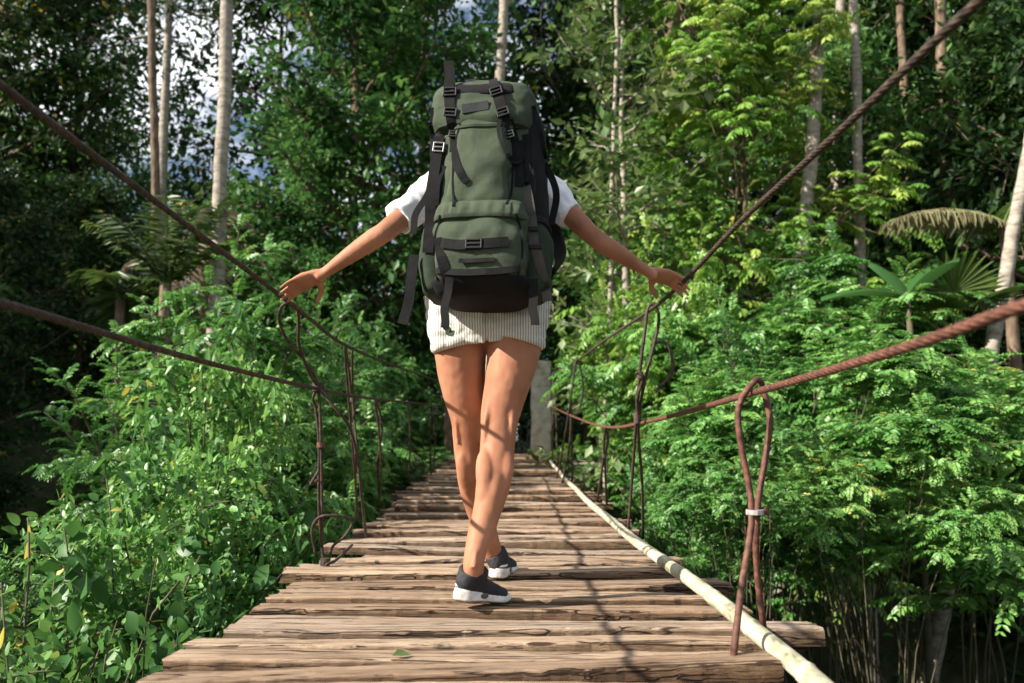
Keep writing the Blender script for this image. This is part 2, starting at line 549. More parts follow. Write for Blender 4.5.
def put_fronds(mb, r, P, D, L, k=8, droop=0.25, ratio=0.24, wr=0.42, tint=0.5, fine=True, fwd=0.5, hang=0.15, rachis=None):
    """pinnate leaves: P base, D direction, L length, k leaflet pairs"""
    n = len(P)
    D = nrm(D)
    L = np.broadcast_to(L, (n,))
    tint = np.broadcast_to(tint, (n,))
    t = (np.arange(k) + 0.9) / (k + 0.3)
    up = V3(0, 0, 1)
    Q = P[:, None] + D[:, None] * (L[:, None] * t)[..., None] - up * (droop * L[:, None] * t ** 2)[..., None]
    T = nrm(D[:, None] - up * (2 * droop * t)[None, :, None])
    S = nrm(np.cross(T, up + r.normal(0, .02, T.shape)))
    Nn = nrm(np.cross(S, T))
    prof = (0.55 + 0.75 * np.sin(np.pi * np.clip(t * 0.85 + 0.12, 0, 1)))[None]
    for sgn in (-1, 1):
        dd = nrm(S * sgn * 0.87 + T * fwd - up * hang + r.normal(0, .11, T.shape))
        nn = nrm(Nn + r.normal(0, .22, T.shape))
        ll = (L[:, None] * ratio * prof * r.uniform(.85, 1.15, T.shape[:2]))
        tt = np.clip(tint[:, None] + r.normal(0, .07, T.shape[:2]), 0, 1)
        put_leaves(mb, Q.reshape(-1, 3), dd.reshape(-1, 3), nn.reshape(-1, 3), ll.ravel(), ll.ravel() * wr, tt.ravel(), fine)
    if rachis is not None:
        for i in range(n):
            s = np.linspace(0, 1, 5)
            pts = P[i] + D[i] * (L[i] * s)[:, None] - up * (droop * L[i] * s ** 2)[:, None]
            tube(mb, pts, rachis * (1.05 - s), 4, tint=0.75)


def make_tree(seed, H, r0, crown0, R, nl, ntw, nleaf, leafL, wr=0.45, prof=None, lean=(0, 0), droop=0.3, spread=0.25, elev=(0.05, 0.9), mode="leaf",
              bark="bark_brown", leaf="leaf_mid", fine=False, fr_k=7, kink=0.25, mask=None):
    r = np.random.default_rng(seed)
    prof = prof or (lambda u: math.sin(math.pi * (0.18 + 0.78 * u)) ** 0.7)
    tr, cr_ = MB(), MB()
    s = np.linspace(0, 1, 12)
    wob = np.cumsum(r.normal(0, kink * .1, (12, 2)), 0) * s[:, None]
    T = np.stack([lean[0] * s * H + wob[:, 0], lean[1] * s * H + wob[:, 1], s * H], 1)
    T[0, 2] = -0.8
    tube(tr, T, r0 * (1.0 - 0.8 * s) * (1 + .35 * np.exp(-s * 25)), 9)
    at = lambda u: np.array([np.interp(u, s, T[:, i]) for i in range(3)])
    for i in range(nl):
        u = (i + r.uniform(.1, .9)) / nl
        t = crown0 + (0.985 - crown0) * u
        p0 = at(t)
        az = i * 2.399 + r.uniform(-.6, .6)
        el = elev[0] + (elev[1] - elev[0]) * u + r.normal(0, .18)
        ln = R * prof(u) * r.uniform(.65, 1.25)
        d = V3(math.cos(az) * math.cos(el), math.sin(az) * math.cos(el), math.sin(el))
        q = np.linspace(0, 1, 6)
        L = p0 + d * (ln * q)[:, None] + V3(0, 0, 1) * (ln * .22 * q ** 2 - droop * ln * .25 * q ** 3)[:, None] + np.cumsum(r.normal(0, ln * .03, (6, 3)), 0)
        rb = max(.012, r0 * .42 * (1 - t * .6) * min(1, ln / R + .2))
        tube(tr, L, rb * (1 - .85 * q) + .004, 5)
        ltint = r.normal(.5, .13)
        for j in range(ntw):
            w = r.uniform(.25, 1.0)
            p = np.array([np.interp(w, q, L[:, c]) for c in range(3)])
            dd = nrm(d * .7 + r.normal(0, .65, 3) + V3(0, 0, .1))
            tl = ln * r.uniform(.18, .42) + leafL
            end = p + dd * tl
            tube(tr, [p, (p + end) / 2 + r.normal(0, tl * .05, 3), end], [rb * .22 + .004, rb * .14 + .003, .002], 4)
            n = max(2, int(nleaf * r.uniform(.5, 1.4)))
            ti = np.clip(ltint + r.normal(0, .12) + r.normal(0, .10, n), 0, 1)
            w2 = r.uniform(0.05, 1, n) ** .7
            if mode == "leaf":
                P = p + dd * (tl * w2)[:, None] + r.normal(0, spread, (n, 3)) * np.array([1, 1, .7])
                D = dd + r.normal(0, .8, (n, 3)) - V3(0, 0, droop)
                Nn = nrm(V3(0, 0, 1) + r.normal(0, .55, (n, 3)))
                ll = leafL * r.uniform(.6, 1.25, n)
                put_leaves(cr_, P, D, Nn, ll, ll * wr, ti, fine)
            else:
                P = p + dd * (tl * w2)[:, None] + r.normal(0, spread * .3, (n, 3))
                az2 = r.uniform(0, 2 * np.pi, n)
                D = dd * .7 + np.stack([np.cos(az2), np.sin(az2), r.normal(.15, .25, n)], 1)
                put_fronds(cr_, r, P, D, leafL * r.uniform(.7, 1.2, n), fr_k, .55, .25, wr, ti, fine, hang=.5)
    if mask:
        pass
    return dict(trunk=tr.mesh("trunk", M[bark], True), crown=cr_.mesh("crown", M[leaf]), H=H)


def make_shrub(seed, H, R, nst, nfr, leafL, mode="pinnate", leaf="leaf_bright", wr=0.42, k=8, fine=True, droop=.28, side=3, ratio=.24, spread=.06, start=.22):
    r = np.random.default_rng(seed)
    st, fo = MB(), MB()
    for i in range(nst):
        az = i * 2.399 + r.uniform(-.5, .5)
        out = R * math.sqrt((i + .6) / nst) * r.uniform(.8, 1.15)
        h = (H - min(H, 3.2) * (.42 if H < 5 else .24) * (out / R) ** 2) * (1 - r.uniform(-.05, .22) * min(1, 3.2 / H))
        q = np.linspace(0, 1, 8)
        b = V3(math.cos(az), math.sin(az), 0)
        base = b * min(out, R) * .16
        pts = base + b * (out * q ** 1.5)[:, None] + V3(0, 0, 1) * (h * (1.25 * q - .25 * q ** 3))[:, None] + np.cumsum(r.normal(0, .018 * H, (8, 3)), 0) * q[:, None]
        pts[0, 2] = -.4
        tube(st, pts, .005 + .010 * min(H, 2.4) / 3 * (1 - q * .9), 5)
        paths = [(pts, start)]
        for j in range(side):
            w = r.uniform(max(.35, start), .95)
            p = np.array([np.interp(w, q, pts[:, c]) for c in range(3)])
            a2 = r.uniform(0, 2 * np.pi)
            ln = min(H, 3.2) * r.uniform(.12, .26)
            d = nrm(V3(math.cos(a2), math.sin(a2), .35) + b * .4)
            q2 = np.linspace(0, 1, 5)
            sp = p + d * (ln * q2)[:, None] - V3(0, 0, 1) * (.18 * ln * q2 ** 2)[:, None]
            tube(st, sp, .005 * (1.1 - q2) + .002, 4)
            paths.append((sp, .15))
        stint = r.normal(.5, .12)
        for pi, (pp, w0) in enumerate(paths):
            n = nfr if pi == 0 else max(3, int(nfr * .45))
            ws = np.linspace(w0, 1, n) + r.uniform(-.02, .02, n)
            qq = np.linspace(0, 1, len(pp))
            P = np.stack([np.interp(ws, qq, pp[:, c]) for c in range(3)], 1)
            Tn = nrm(np.stack([np.interp(ws, qq, np.gradient(pp, axis=0)[:, c]) for c in range(3)], 1))
            a = np.arange(n) * 2.399 + r.uniform(0, 6)
            sd = np.stack([np.cos(a), np.sin(a), np.zeros(n)], 1)
            tip = np.clip((ws - w0) / (1 - w0), 0, 1)
            D = sd * (1 - .35 * tip)[:, None] + Tn * (.35 + .5 * tip)[:, None] + r.normal(0, .18, (n, 3))
            ti = np.clip(stint + .16 * (tip - .5) + r.normal(0, .09, n), 0, 1)
            if mode == "pinnate":
                put_fronds(fo, r, P, D, leafL * (1 - .30 * tip) * r.uniform(.75, 1.15, n), k, droop, ratio, wr, ti, fine)
            else:
                m = int(mode)           # simple leaves, m per node
                for c in range(m):
                    D2 = D + r.normal(0, .55, (n, 3)) - V3(0, 0, .15)
                    P2 = P + r.normal(0, spread, (n, 3))
                    ll = leafL * r.uniform(.55, 1.2, n) * (1 - .3 * tip)
                    put_leaves(fo, P2, D2, nrm(V3(-.1, -.1, 1) + r.normal(0, .45, (n, 3))), ll, ll * wr, np.clip(ti + r.normal(0, .1, n), 0, 1), fine)
    return dict(stem=st.mesh("stem", M["stem"], True), foliage=fo.mesh("foliage", M[leaf], fine == 2), H=H, R=R)


def plant(name, proto, loc, label, cat, group=None, rz=0.0, s=1.0, sx=None, tilt=(0, 0)):
    e = empty(name, loc, label, cat, group, rz, (sx or s, sx or s, s))
    e.rotation_euler = (tilt[0], tilt[1], rz)
    for k, me in proto.items():
        if k not in "HR":
            link(k, me, e)
    return e


def spot(px, py, Y):
    """ground point under a pixel column at depth Y, and the height the pixel row gives above that ground"""
    p = U(px, py, Y)
    gz = float(ground_z(p[0], p[1]))
    return (p[0], p[1], gz), p[2] - gz


# ---- prototypes
def left_x(y): return float(np.interp(y, [1.2, 1.7, 3, 4.4, 8, 10, 13, 17], [-.80, -.80, -.82, -.88, -1.06, -1.14, -1.2, -1.25]))
def right_x(y): return float(np.interp(y, [1.2, 1.7, 4, 19], [.68, .66, .64, .60]))


SH = {
    "pinA": make_shrub(1, 3.2, 1.5, 16, 34, .34, k=10, ratio=.20, wr=.46),
    "pinB": make_shrub(2, 3.2, 1.3, 15, 36, .30, k=11, ratio=.19, wr=.44),
    "pinC": make_shrub(3, 3.2, 1.7, 18, 32, .38, k=9, ratio=.20, wr=.48),
    "yelA": make_shrub(4, 3.2, 1.5, 15, 30, .40, leaf="leaf_yellow", k=8, ratio=.23, wr=.48),
    "canA": make_shrub(14, 6.0, 1.7, 11, 26, .36, k=10, ratio=.20, wr=.46, start=.80, side=10),
    "canB": make_shrub(15, 6.0, 1.9, 11, 24, .38, k=9, ratio=.21, wr=.46, start=.82, side=10),
    "fine": make_shrub(5, 2.2, 1.2, 24, 40, .060, mode="6", leaf="leaf_mid", wr=.5, spread=.05, side=5),
    "fineB": make_shrub(6, 2.4, 1.3, 24, 34, .105, mode="5", leaf="leaf_bright", wr=.5, spread=.06, side=5, fine=2),
    "broad": make_shrub(7, 2.2, 1.2, 12, 18, .17, mode="2", leaf="leaf_broad", wr=.74, spread=.05, fine=2),
    "broadB": make_shrub(8, 2.4, 1.1, 16, 18, .11, mode="3", leaf="leaf_mid", wr=.6, spread=.05, fine=2),
}

# ---- shrubs: (proto, px, py of the top, depth, width factor, label)
GL = "bright shrubs left of the bridge"
GR = "bright shrubs right of the bridge"
shrubs = [
    ("pinA", 255, 268, 7.6, 1.0, "tall feathery bright green shrub at the foot of the pale straight trunk", GL),
    ("pinB", 190, 312, 7.0, .9, "feathery green shrub just left of the pale trunk's foot, before the dark wood", GL),
    ("pinC", 165, 418, 5.6, .5, "lit feathery shrub whose left edge stands out against the black shade", GL),
    ("pinB", 330, 300, 9.5, .9, "green shrub behind the left hand and the upper left cable", GL),
    ("pinA", 345, 330, 12.5, .7, "small distant feathery shrub showing above the left lower cable, behind the paired hanger wires", GL),
    ("pinC", 345, 400, 8.0, .6, "green shrub behind the thin wire hangers on the left edge", GL),
    ("pinA", 300, 385, 5.3, .9, "feathery shrub right behind the knotted rusty wire hanger", GL),
    ("fineB", 232, 400, 5.0, .62, "small-leaved light green bush in the middle of the left bank", GL),
    ("fineB", 180, 495, 4.2, .62, "rounded light green bush of tiny leaves low on the left bank", GL),
    ("fine", 40, 560, 4.0, .9, "dark small-leaved bush at the left picture edge under the black shade", GL),
    ("broad", 232, 505, 3.7, .85, "bush with big round pale leaves hanging over beside the stepped plank ends", GL),
    ("broadB", 110, 560, 3.1, 1.0, "oval-leaved bush below the deck in the lower left", GL),
    ("broadB", 30, 590, 2.7, .9, "dark oval-leaved plant in the bottom left corner", GL),
    ("broad", 205, 600, 2.9, .7, "dark round-leaved bush tucked under the left plank ends", GL),
    ("broadB", 140, 640, 2.3, .7, "glossy dark plant at the bottom left of the deck", GL),
    ("broad", 300, 470, 5.0, .7, "broad-leaved bush in the shade behind the left wire hangers", GL),
    ("pinA", 392, 338, 14.0, .7, "far feathery shrub between the thin hangers and the hiker's left thigh", GL),
    ("pinC", 428, 345, 18.5, .7, "farthest shrub on the left, beyond the brown wooden post", GL),
    ("yelA", 588, 312, 16.0, .8, "farthest yellow-green shrub on the right, behind the concrete post's hangers", GR),
    ("yelA", 612, 285, 12.0, .7, "yellow-green shrub directly right of the hiker's hip", GR),
    ("yelA", 652, 262, 10.0, .9, "yellow-green sunlit shrub under the hiker's right hand", GR),
    ("yelA", 668, 318, 13.0, .8, "pale yellow-green shrub beside the concrete post", GR),
    ("pinC", 700, 270, 10.0, 1.15, "broad feathery shrub under the long upper right cable", GR),
    ("canA", 782, 258, 10.5, 1.1, "fluffy bright green shrub at the foot of the slender yellowish tree", GR),
    ("canB", 850, 312, 9.5, 1.1, "green shrub below the drooping banana leaf", GR),
    ("pinA", 682, 335, 7.4, .8, "leafy green shrub right behind the tall double wire hanger", GR),
    ("canB", 800, 340, 7.0, 1.05, "bright feathery shrub above the reddish lower cable", GR),
    ("canA", 930, 372, 7.6, 1.0, "feathery shrub below the fan palm", GR),
    ("canB", 1012, 378, 7.6, 1.1, "shrub at the right picture edge below the lower cable", GR),
    ("canB", 868, 418, 6.0, .72, "spreading shrub with long sprays right of the looped hanger", GR),
    ("canA", 745, 420, 5.6, .85, "green shrub behind the looped rusty hanger", GR),
    ("pinB", 690, 440, 6.2, .55, "low green shrub beside the bamboo rail at mid length", GR),
]
random.seed(3)
for (pk, px, py, Y, wf, lab, grp) in shrubs:
    loc, h = spot(px, py, Y)
    pr = SH[pk]
    s = h / pr["H"] * (1.10 if pk[:3] != "can" else 1.02)
    sx_ = min(s, 1.05) * wf
    reach = pr["R"] * 1.12
    gap_ = (left_x(Y) - .02 - loc[0]) if loc[0] < -.2 else (loc[0] - .72)
    over = reach * sx_ - gap_                      # nothing grows over the deck
    if over > 0:
        sgn = -1 if loc[0] < -.2 else 1
        loc = (loc[0] + sgn * over * .55, loc[1], loc[2])
        sx_ = max(.25, (gap_ + over * .55) / reach)
    plant("shrub", pr, loc, lab, "shrub", grp, random.uniform(0, 6.28), s, sx=sx_)

# ---- trees
TR = {
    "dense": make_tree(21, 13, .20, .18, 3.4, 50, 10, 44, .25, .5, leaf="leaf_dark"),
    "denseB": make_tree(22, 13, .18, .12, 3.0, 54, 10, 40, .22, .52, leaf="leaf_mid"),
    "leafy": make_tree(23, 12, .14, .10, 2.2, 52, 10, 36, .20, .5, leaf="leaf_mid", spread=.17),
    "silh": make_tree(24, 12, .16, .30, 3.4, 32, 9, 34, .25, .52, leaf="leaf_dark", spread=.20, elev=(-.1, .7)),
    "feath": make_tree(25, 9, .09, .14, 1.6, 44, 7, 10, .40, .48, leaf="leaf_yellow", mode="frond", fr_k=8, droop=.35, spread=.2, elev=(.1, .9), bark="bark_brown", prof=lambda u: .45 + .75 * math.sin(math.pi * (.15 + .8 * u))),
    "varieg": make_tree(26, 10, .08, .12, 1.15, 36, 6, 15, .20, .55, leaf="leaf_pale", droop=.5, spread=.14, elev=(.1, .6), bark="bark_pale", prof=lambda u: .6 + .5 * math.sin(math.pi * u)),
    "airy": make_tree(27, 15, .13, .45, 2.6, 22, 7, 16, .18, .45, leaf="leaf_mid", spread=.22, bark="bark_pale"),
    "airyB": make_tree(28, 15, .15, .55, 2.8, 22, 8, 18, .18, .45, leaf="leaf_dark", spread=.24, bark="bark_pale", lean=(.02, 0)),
}


def tree(pk, px, py_top, Y, label, group, s=None, wf=1.0, rz=None, name="broadleaf_tree", tilt=(0, 0)):
    loc, h = spot(px, py_top, Y)
    pr = TR[pk]
    sc = s if s else h / pr["H"]
    return plant(name, pr, loc, label, "tree", group, random.uniform(0, 6.28) if rz is None else rz, sc, sx=sc * wf, tilt=tilt)


GT = "broadleaf trees behind the shrubs"
tree("silh", 285, -60, 23, "dark tree with open leafy boughs against the sky right of the pale straight trunk", GT, wf=.8)
tree("leafy", 362, -90, 18.8, "bright leafy tree between the sky gap and the backpack", GT, wf=1.2)
tree("airyB", 190, -270, 19, "high-crowned tree whose boughs close the top of the sky gap beside the pale trunk", GT, wf=.9)
tree("leafy", 312, 105, 18.5, "shorter leafy tree above the left arm's shrubs", GT, wf=1.1)
tree("denseB", 425, -60, 22, "full green tree directly left of the backpack", GT, wf=.95)
tree("denseB", 90, -60, 24, "green-lit tree at the upper left above the palm", GT, wf=1.0)
tree("dense", 10, -120, 22, "dark tree filling the upper left corner", GT, wf=1.1)
tree("dense", -30, 190, 12, "black-green tree in deep shade at the left picture edge", GT, wf=1.0)
tree("dense", 90, 200, 17, "shaded dark tree behind the fronds of the left palm", GT, wf=1.2)
tree("dense", 583, -90, 22, "dark tree directly right of the backpack top", GT, wf=.85)
tree("varieg", 622, -20, 12.5, "slender tree with drooping pale and yellow-tipped leaves above the right arm", GT, wf=1.25)
tree("feath", 742, 8, 13, "feathery yellow-green tree above the long upper right cable", GT, wf=.85, name="feathery_tree")
tree("leafy", 835, 45, 15, "leafy green tree around the two pale upper trunks", GT, wf=1.0)
tree("denseB", 690, -80, 21, "deep green tree behind the feathery yellow-green tree", GT, wf=1.0)
tree("dense", 800, -60, 24, "dark tree far back between the two pale upper trunks", GT, wf=1.0)
tree("dense", 985, -60, 18, "black-green tree filling the upper right corner", GT, wf=1.1)
tree("dense", 1060, 40, 13, "shaded dark tree behind the leaning trunk at the right edge", GT, wf=1.0)
tree("dense", 895, 20, 20, "dim green tree left of the tall straight brown trunk", GT, wf=1.0)
tree("leafy", 900, 190, 15, "low shaded tree below the drooping dry frond", GT, wf=1.2)
tree("leafy", 655, 130, 17, "small shaded tree between the pale-leaved tree and the feathery tree", GT, wf=1.3)
tree("denseB", 240, 205, 20, "low bushy tree behind the pale straight trunk", GT, wf=1.3)
tree("denseB", 500, 200, 24, "bushy tree straight behind the hiker", GT, wf=1.3)
tree("denseB", 585, 170, 20, "bushy shaded tree behind the right shoulder", GT, wf=1.0)

# slender pale trunks (crowns above the picture)
slim = [
    (216, 360, 243, -260, 11.0, .098, "bark_pale", "tall straight pale trunk ringed with dark patches, left of the hiker"),
    (501, 90, 514, -260, 17.0, .115, "bark_pale", "pale trunk rising straight above the backpack"),
    (800, 250, 829, -240, 12.4, .115, "bark_pale", "thick pale trunk at the top of the feathery yellow-green tree"),
    (838, 120, 842, -230, 17.0, .11, "bark_pale", "thinner pale trunk just right of the thick pale one"),
    (864, 320, 850, -200, 13.0, .085, "bark_pale", "short lit trunk piece among leaves left of the dry frond"),
    (944, 300, 934, -260, 15.0, .11, "bark_brown", "tall straight brown trunk passing behind the dry frond"),
    (994, 300, 1056, -60, 9.5, .085, "bark_pale", "pale trunk leaning right at the right picture edge"),
    (916, 330, 900, -50, 17.0, .10, "bark_brown", "dim trunk left of the fan palm"),
    (152, 260, 138, -200, 15.0, .085, "bark_brown", "brown trunk with a patch of sky to its right"),
    (610, 290, 618, -150, 12.0, .035, "bark_pale", "thin pale sapling stem above the right forearm"),
    (685, 265, 660, -120, 16.0, .14, "bark_brown", "dark trunk with lit bark patches beside the feathery tree"),
]


def palm_crown_part(e, r, top, n, L, mat, droop=.55, el=(-.1, .9), k=26, ratio=.26, wr=.085):
    for i in range(n):
        az = i * 2.399 + r.uniform(-.3, .3)
        ev = el[0] + (el[1] - el[0]) * r.uniform()
        d = V3(math.cos(az) * math.cos(ev), math.sin(az) * math.cos(ev), math.sin(ev))
        fb = MB()
        put_fronds(fb, r, top[None] + d * .05, d[None], np.array([L * r.uniform(.8, 1.1)]), k, droop, ratio, wr, r.uniform(.3, .7), True, .45, .25, rachis=.018)
        fb.build("frond", mat, e)


rs = np.random.default_rng(5)
for (x0, y0, x1, y1, Y, rad, bark, lab) in slim:
    a, b = U(x0, y0, Y), U(x1, y1, Y + .15)
    d = (b - a) / (b[2] - a[2])
    gz = float(ground_z(a[0], a[1]))
    for _ in range(12):
        base = a + d * (gz - a[2])
        gz = .5 * gz + .5 * float(ground_z(base[0], base[1]))
    base = a + d * (gz - a[2])
    e = empty("slender_tree", (base[0], base[1], gz), lab, "tree", "slender trunks of tall trees")
    Ht = b[2] - gz
    s = np.linspace(0, 1, 26)
    pts = np.outer(s, d * Ht) + np.stack([np.cumsum(rs.normal(0, .012, 26)), np.cumsum(rs.normal(0, .012, 26)), np.zeros(26)], 1) * 1.0
    pts[0, 2] = -.6
    t = MB()
    s2 = np.linspace(0, 1, 90)
    pp = np.stack([np.interp(s2, s, pts[:, i]) for i in range(3)], 1)
    tube(t, pp, rad * (1.15 - .35 * s2) * (1 + .05 * np.sin(np.arange(90) * 2.1) + rs.normal(0, .025, 90)), 12)
    t.build("trunk", M[bark], e, True)
    c = MB()
    n = 320
    top = pts[-1]
    cl = rs.normal(0, 1, (14, 3)) * np.array([1.1, 1.1, .7]) + top
    P = cl[rs.integers(0, 14, n)] + rs.normal(0, .38, (n, 3))
    put_leaves(c, P, rs.normal(0, 1, (n, 3)) - V3(0, 0, .4), nrm(V3(0, 0, 1) + rs.normal(0, .5, (n, 3))), .17, .08, rs.uniform(.2, .8, n), False)
    c.build("crown", M["leaf_mid"], e)


def palm(px, py, Y, label, n, L, mat, trunk_r=.09, droop=.5, el=(-.2, 1.0), seed=1, name="palm_tree", group="palms", **kw):
    p = U(px, py, Y)
    gz = float(ground_z(p[0], p[1]))
    e = empty(name, (p[0], p[1], gz), label, "palm", group)
    r = np.random.default_rng(seed)
    h = p[2] - gz
    t = MB()
    s = np.linspace(0, 1, 14)
    tube(t, np.stack([.05 * np.sin(s * 3), 0 * s, -.5 + s * (h + .5)], 1), trunk_r * (1.2 - .4 * s), 9)
    t.build("trunk", M["bark_brown"], e, True)
    palm_crown_part(e, r, V3(0.05 * math.sin(3), 0, h), n, L, mat, droop, el, **kw)
    return e


palm(165, 285, 10.5, "young palm with upright sunlit fronds left of the pale straight trunk", 9, 1.75, M["palm"], seed=4, el=(.85, 1.45), droop=.30, wr=.055, k=34, ratio=.19)
palm(205, 235, 12.5, "palm with greyish withered fronds just left of the pale straight trunk", 7, 1.3, M["palm_dead"], seed=8, el=(-.5, .9), droop=.7)
palm(120, 300, 12.0, "small shaded palm drooping below the young sunlit palm", 7, 1.25, M["palm"], seed=9, el=(.2, 1.2), droop=.7)

# the palm at the right: one long dry frond arching out to the left
p = U(1004, 222, 10.0)
gz = float(ground_z(p[0], p[1]))
e = empty("palm_tree", (p[0], p[1], gz), "palm at the right edge with one long dry frond arching over to the left", "palm", "palms")
h = p[2] - gz
t = MB()
s = np.linspace(0, 1, 14)
tube(t, np.stack([0 * s, 0 * s, -.5 + s * (h + .5)], 1), .085 * (1.2 - .4 * s), 9)
t.build("trunk", M["bark_brown"], e, True)
r = np.random.default_rng(31)
for az, ev, L, mat, dr in ((math.pi * 1.03, .40, 1.75, "palm_dry", .42), (.1, .3, 1.5, "palm_dry", .6), (1.4, .6, 1.5, "palm", .5), (-1.0, .5, 1.4, "palm", .6), (2.4, .7, 1.4, "palm", .5), (.6, .9, 1.3, "palm", .4)):
    d = V3(math.cos(az) * math.cos(ev), math.sin(az) * math.cos(ev), math.sin(ev))
    fb = MB()
    put_fronds(fb, r, V3(0, 0, h)[None], d[None], np.array([L]), 34, dr, .20, .10, .5, True, .35, .75, rachis=.016)
    fb.build("frond", M[mat], e)

# fan palm
p = U(948, 300, 9.0)
gz = float(ground_z(p[0], p[1]))
e = empty("fan_palm", (p[0], p[1], gz), "fan palm with round pleated leaves under the dry arching frond", "palm", "palms")
for az, ev, L in ((-1.7, 1.1, .55), (2.6, .8, .5), (.4, .9, .55), (-.7, .5, .5), (-2.4, .4, .45), (1.4, .8, .5)):
    fb = MB()
    d = V3(math.cos(az) * math.cos(ev), math.sin(az) * math.cos(ev), math.sin(ev))
    hub = V3(0, 0, p[2] - gz - .25) + d * .35
    tube(fb, [V3(0, 0, -.3), V3(0, 0, p[2] - gz - .6), hub], [.012, .010, .006], 5, tint=.7)
    S = nrm(np.cross(d, V3(0, 0, 1)))
    Nn = np.cross(S, d)
    aa = np.linspace(-1.75, 1.75, 34)
    D = np.cos(aa)[:, None] * d + np.sin(aa)[:, None] * S
    put_leaves(fb, np.repeat(hub[None], 34, 0), D, nrm(Nn + .35 * np.where(np.arange(34) % 2, 1, -1)[:, None] * np.cross(Nn, D)), L * (1 - .1 * np.abs(aa)), L * .13, .5 + .2 * np.sin(aa * 9), True, .02, .18)
    fb.build("leaf", M["palm"], e)

# banana plant
p = U(905, 292, 8.6)
gz = float(ground_z(p[0], p[1]))
e = empty("banana_plant", (p[0], p[1], gz), "banana plant with one wide dark leaf reaching left below the dry frond", "banana plant")
st = MB()
tube(st, [V3(0, 0, -.4), V3(0, 0, 1.0), V3(.03, 0, p[2] - gz)], [.07, .06, .03], 8)
st.build("stem", M["stem"], e, True)
for az, ev, L in ((math.pi, .30, 1.0), (.5, .9, .9), (-.9, .8, .8), (2.0, 1.0, .9)):
    fb = MB()
    d = V3(math.cos(az) * math.cos(ev), math.sin(az) * math.cos(ev), math.sin(ev))
    S = nrm(np.cross(d, V3(0, 0, 1)))
    q = np.linspace(0, 1, 14)
    C = V3(0.03, 0, p[2] - gz - .05) + d * (L * q)[:, None] - V3(0, 0, 1) * (.32 * L * q ** 2)[:, None]
    w = .15 * np.sin(np.pi * np.clip(q * .96 + .03, 0, 1)) ** .6
    rows = [C - S * w[:, None] - V3(0, 0, .03), C + V3(0, 0, .015), C + S * w[:, None] - V3(0, 0, .03)]
    Vv = np.stack(rows, 1).reshape(-1, 3)
    F = []
    for i in range(13):
        for c in range(2):
            a0 = i * 3 + c
            F.append([a0, a0 + 1, a0 + 4, a0 + 3])
    fb.add(Vv, F, .35)
    fb.build("leaf", M["leaf_broad"], e, True)

# dead palm frond hanging in the dark tree
fr = MB()
p = U(688, -40, 13.0)
put_fronds(fr, np.random.default_rng(3), p[None], V3(-.15, -.1, -1)[None], np.array([2.2]), 30, .0, .2, .09, .6, True, .8, .5, rachis=.014)
tag(fr.build("dead_frond", M["palm_dead"]), "bleached dead frond hanging straight down beside the pale-leaved tree", "frond")

# ---- far wood and undergrowth (nobody could count these leaves)
rf = np.random.default_rng(77)


def mass(name, label, boxes, leafL, mat, cat):
    mb = MB()
    for (x0, x1, y0, y1, z0, z1, ncl, per, sp) in boxes:
        c = np.stack([rf.uniform(x0, x1, ncl), rf.uniform(y0, y1, ncl), np.zeros(ncl)], 1)
        gz = ground_z(c[:, 0], c[:, 1])
        zt = np.full(ncl, float(z1))
        if x1 < -10: zt = np.maximum(1.0, np.minimum(zt, .667 * (-c[:, 0] - np.where(c[:, 1] > 6, 2.6, 3.5)) - gz))  # left masses cut along the sun rays so deck and shrubs stay lit
        c[:, 2] = gz + z0 + (zt - z0) * rf.uniform(0, 1, ncl) ** .8
        P = np.repeat(c, per, 0) + rf.normal(0, sp, (ncl * per, 3)) * np.array([1, 1, .6])
        n = len(P)
        ti = np.clip(np.repeat(rf.normal(.5, .16, ncl), per) + rf.normal(0, .1, n), 0, 1)
        ll = leafL * rf.uniform(.6, 1.3, n)
        put_leaves(mb, P, rf.normal(0, 1, (n, 3)) - V3(0, 0, .35), nrm(V3(0, 0, 1) + rf.normal(0, .6, (n, 3))), ll, ll * .5, ti, False)
    return tag(mb.build(name, M[mat]), label, cat, kind="stuff")


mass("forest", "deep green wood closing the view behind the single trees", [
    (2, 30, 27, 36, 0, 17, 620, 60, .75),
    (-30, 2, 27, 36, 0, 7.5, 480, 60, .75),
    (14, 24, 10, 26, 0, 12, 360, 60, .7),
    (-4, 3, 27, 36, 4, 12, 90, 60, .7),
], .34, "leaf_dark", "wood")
mass("forest", "dark wooded slope beyond the left bank, with an unseen leaf mass added for shade", [
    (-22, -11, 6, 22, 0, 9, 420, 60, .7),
    (-30, -17, -2, 14, 0, 15, 640, 60, .8),  # out of view, added to shade the left bank
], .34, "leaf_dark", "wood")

ug = MB()
n = 5200
P = np.stack([rf.uniform(-16, 16, n), rf.uniform(.5, 30, n), np.zeros(n)], 1)
P = P[~((P[:, 0] > 1.6) & (P[:, 1] < 11)) & (np.abs(P[:, 0]) < P[:, 1] * .75 + 2.5) & ~((np.abs(P[:, 0] + .25) < 1.2) & (P[:, 1] > 13))]
P[:, 2] = ground_z(P[:, 0], P[:, 1])
n = len(P)
per = 11
B = np.repeat(P, per, 0)
az = rf.uniform(0, 6.28, len(B))
D = np.stack([np.cos(az), np.sin(az), rf.uniform(.2, 1.3, len(B))], 1)
ll = rf.uniform(.10, .26, len(B)) * np.repeat(rf.uniform(.7, 1.4, n), per)
B = B + D * rf.uniform(0.02, .35, len(B))[:, None]
put_leaves(ug, B, D * np.array([1, 1, .4]), nrm(V3(0, 0, 1) + rf.normal(0, .4, (len(B), 3))), ll, ll * .45, np.clip(np.repeat(rf.normal(.45, .16, n), per) + rf.normal(0, .08, len(B)), 0, 1), True)
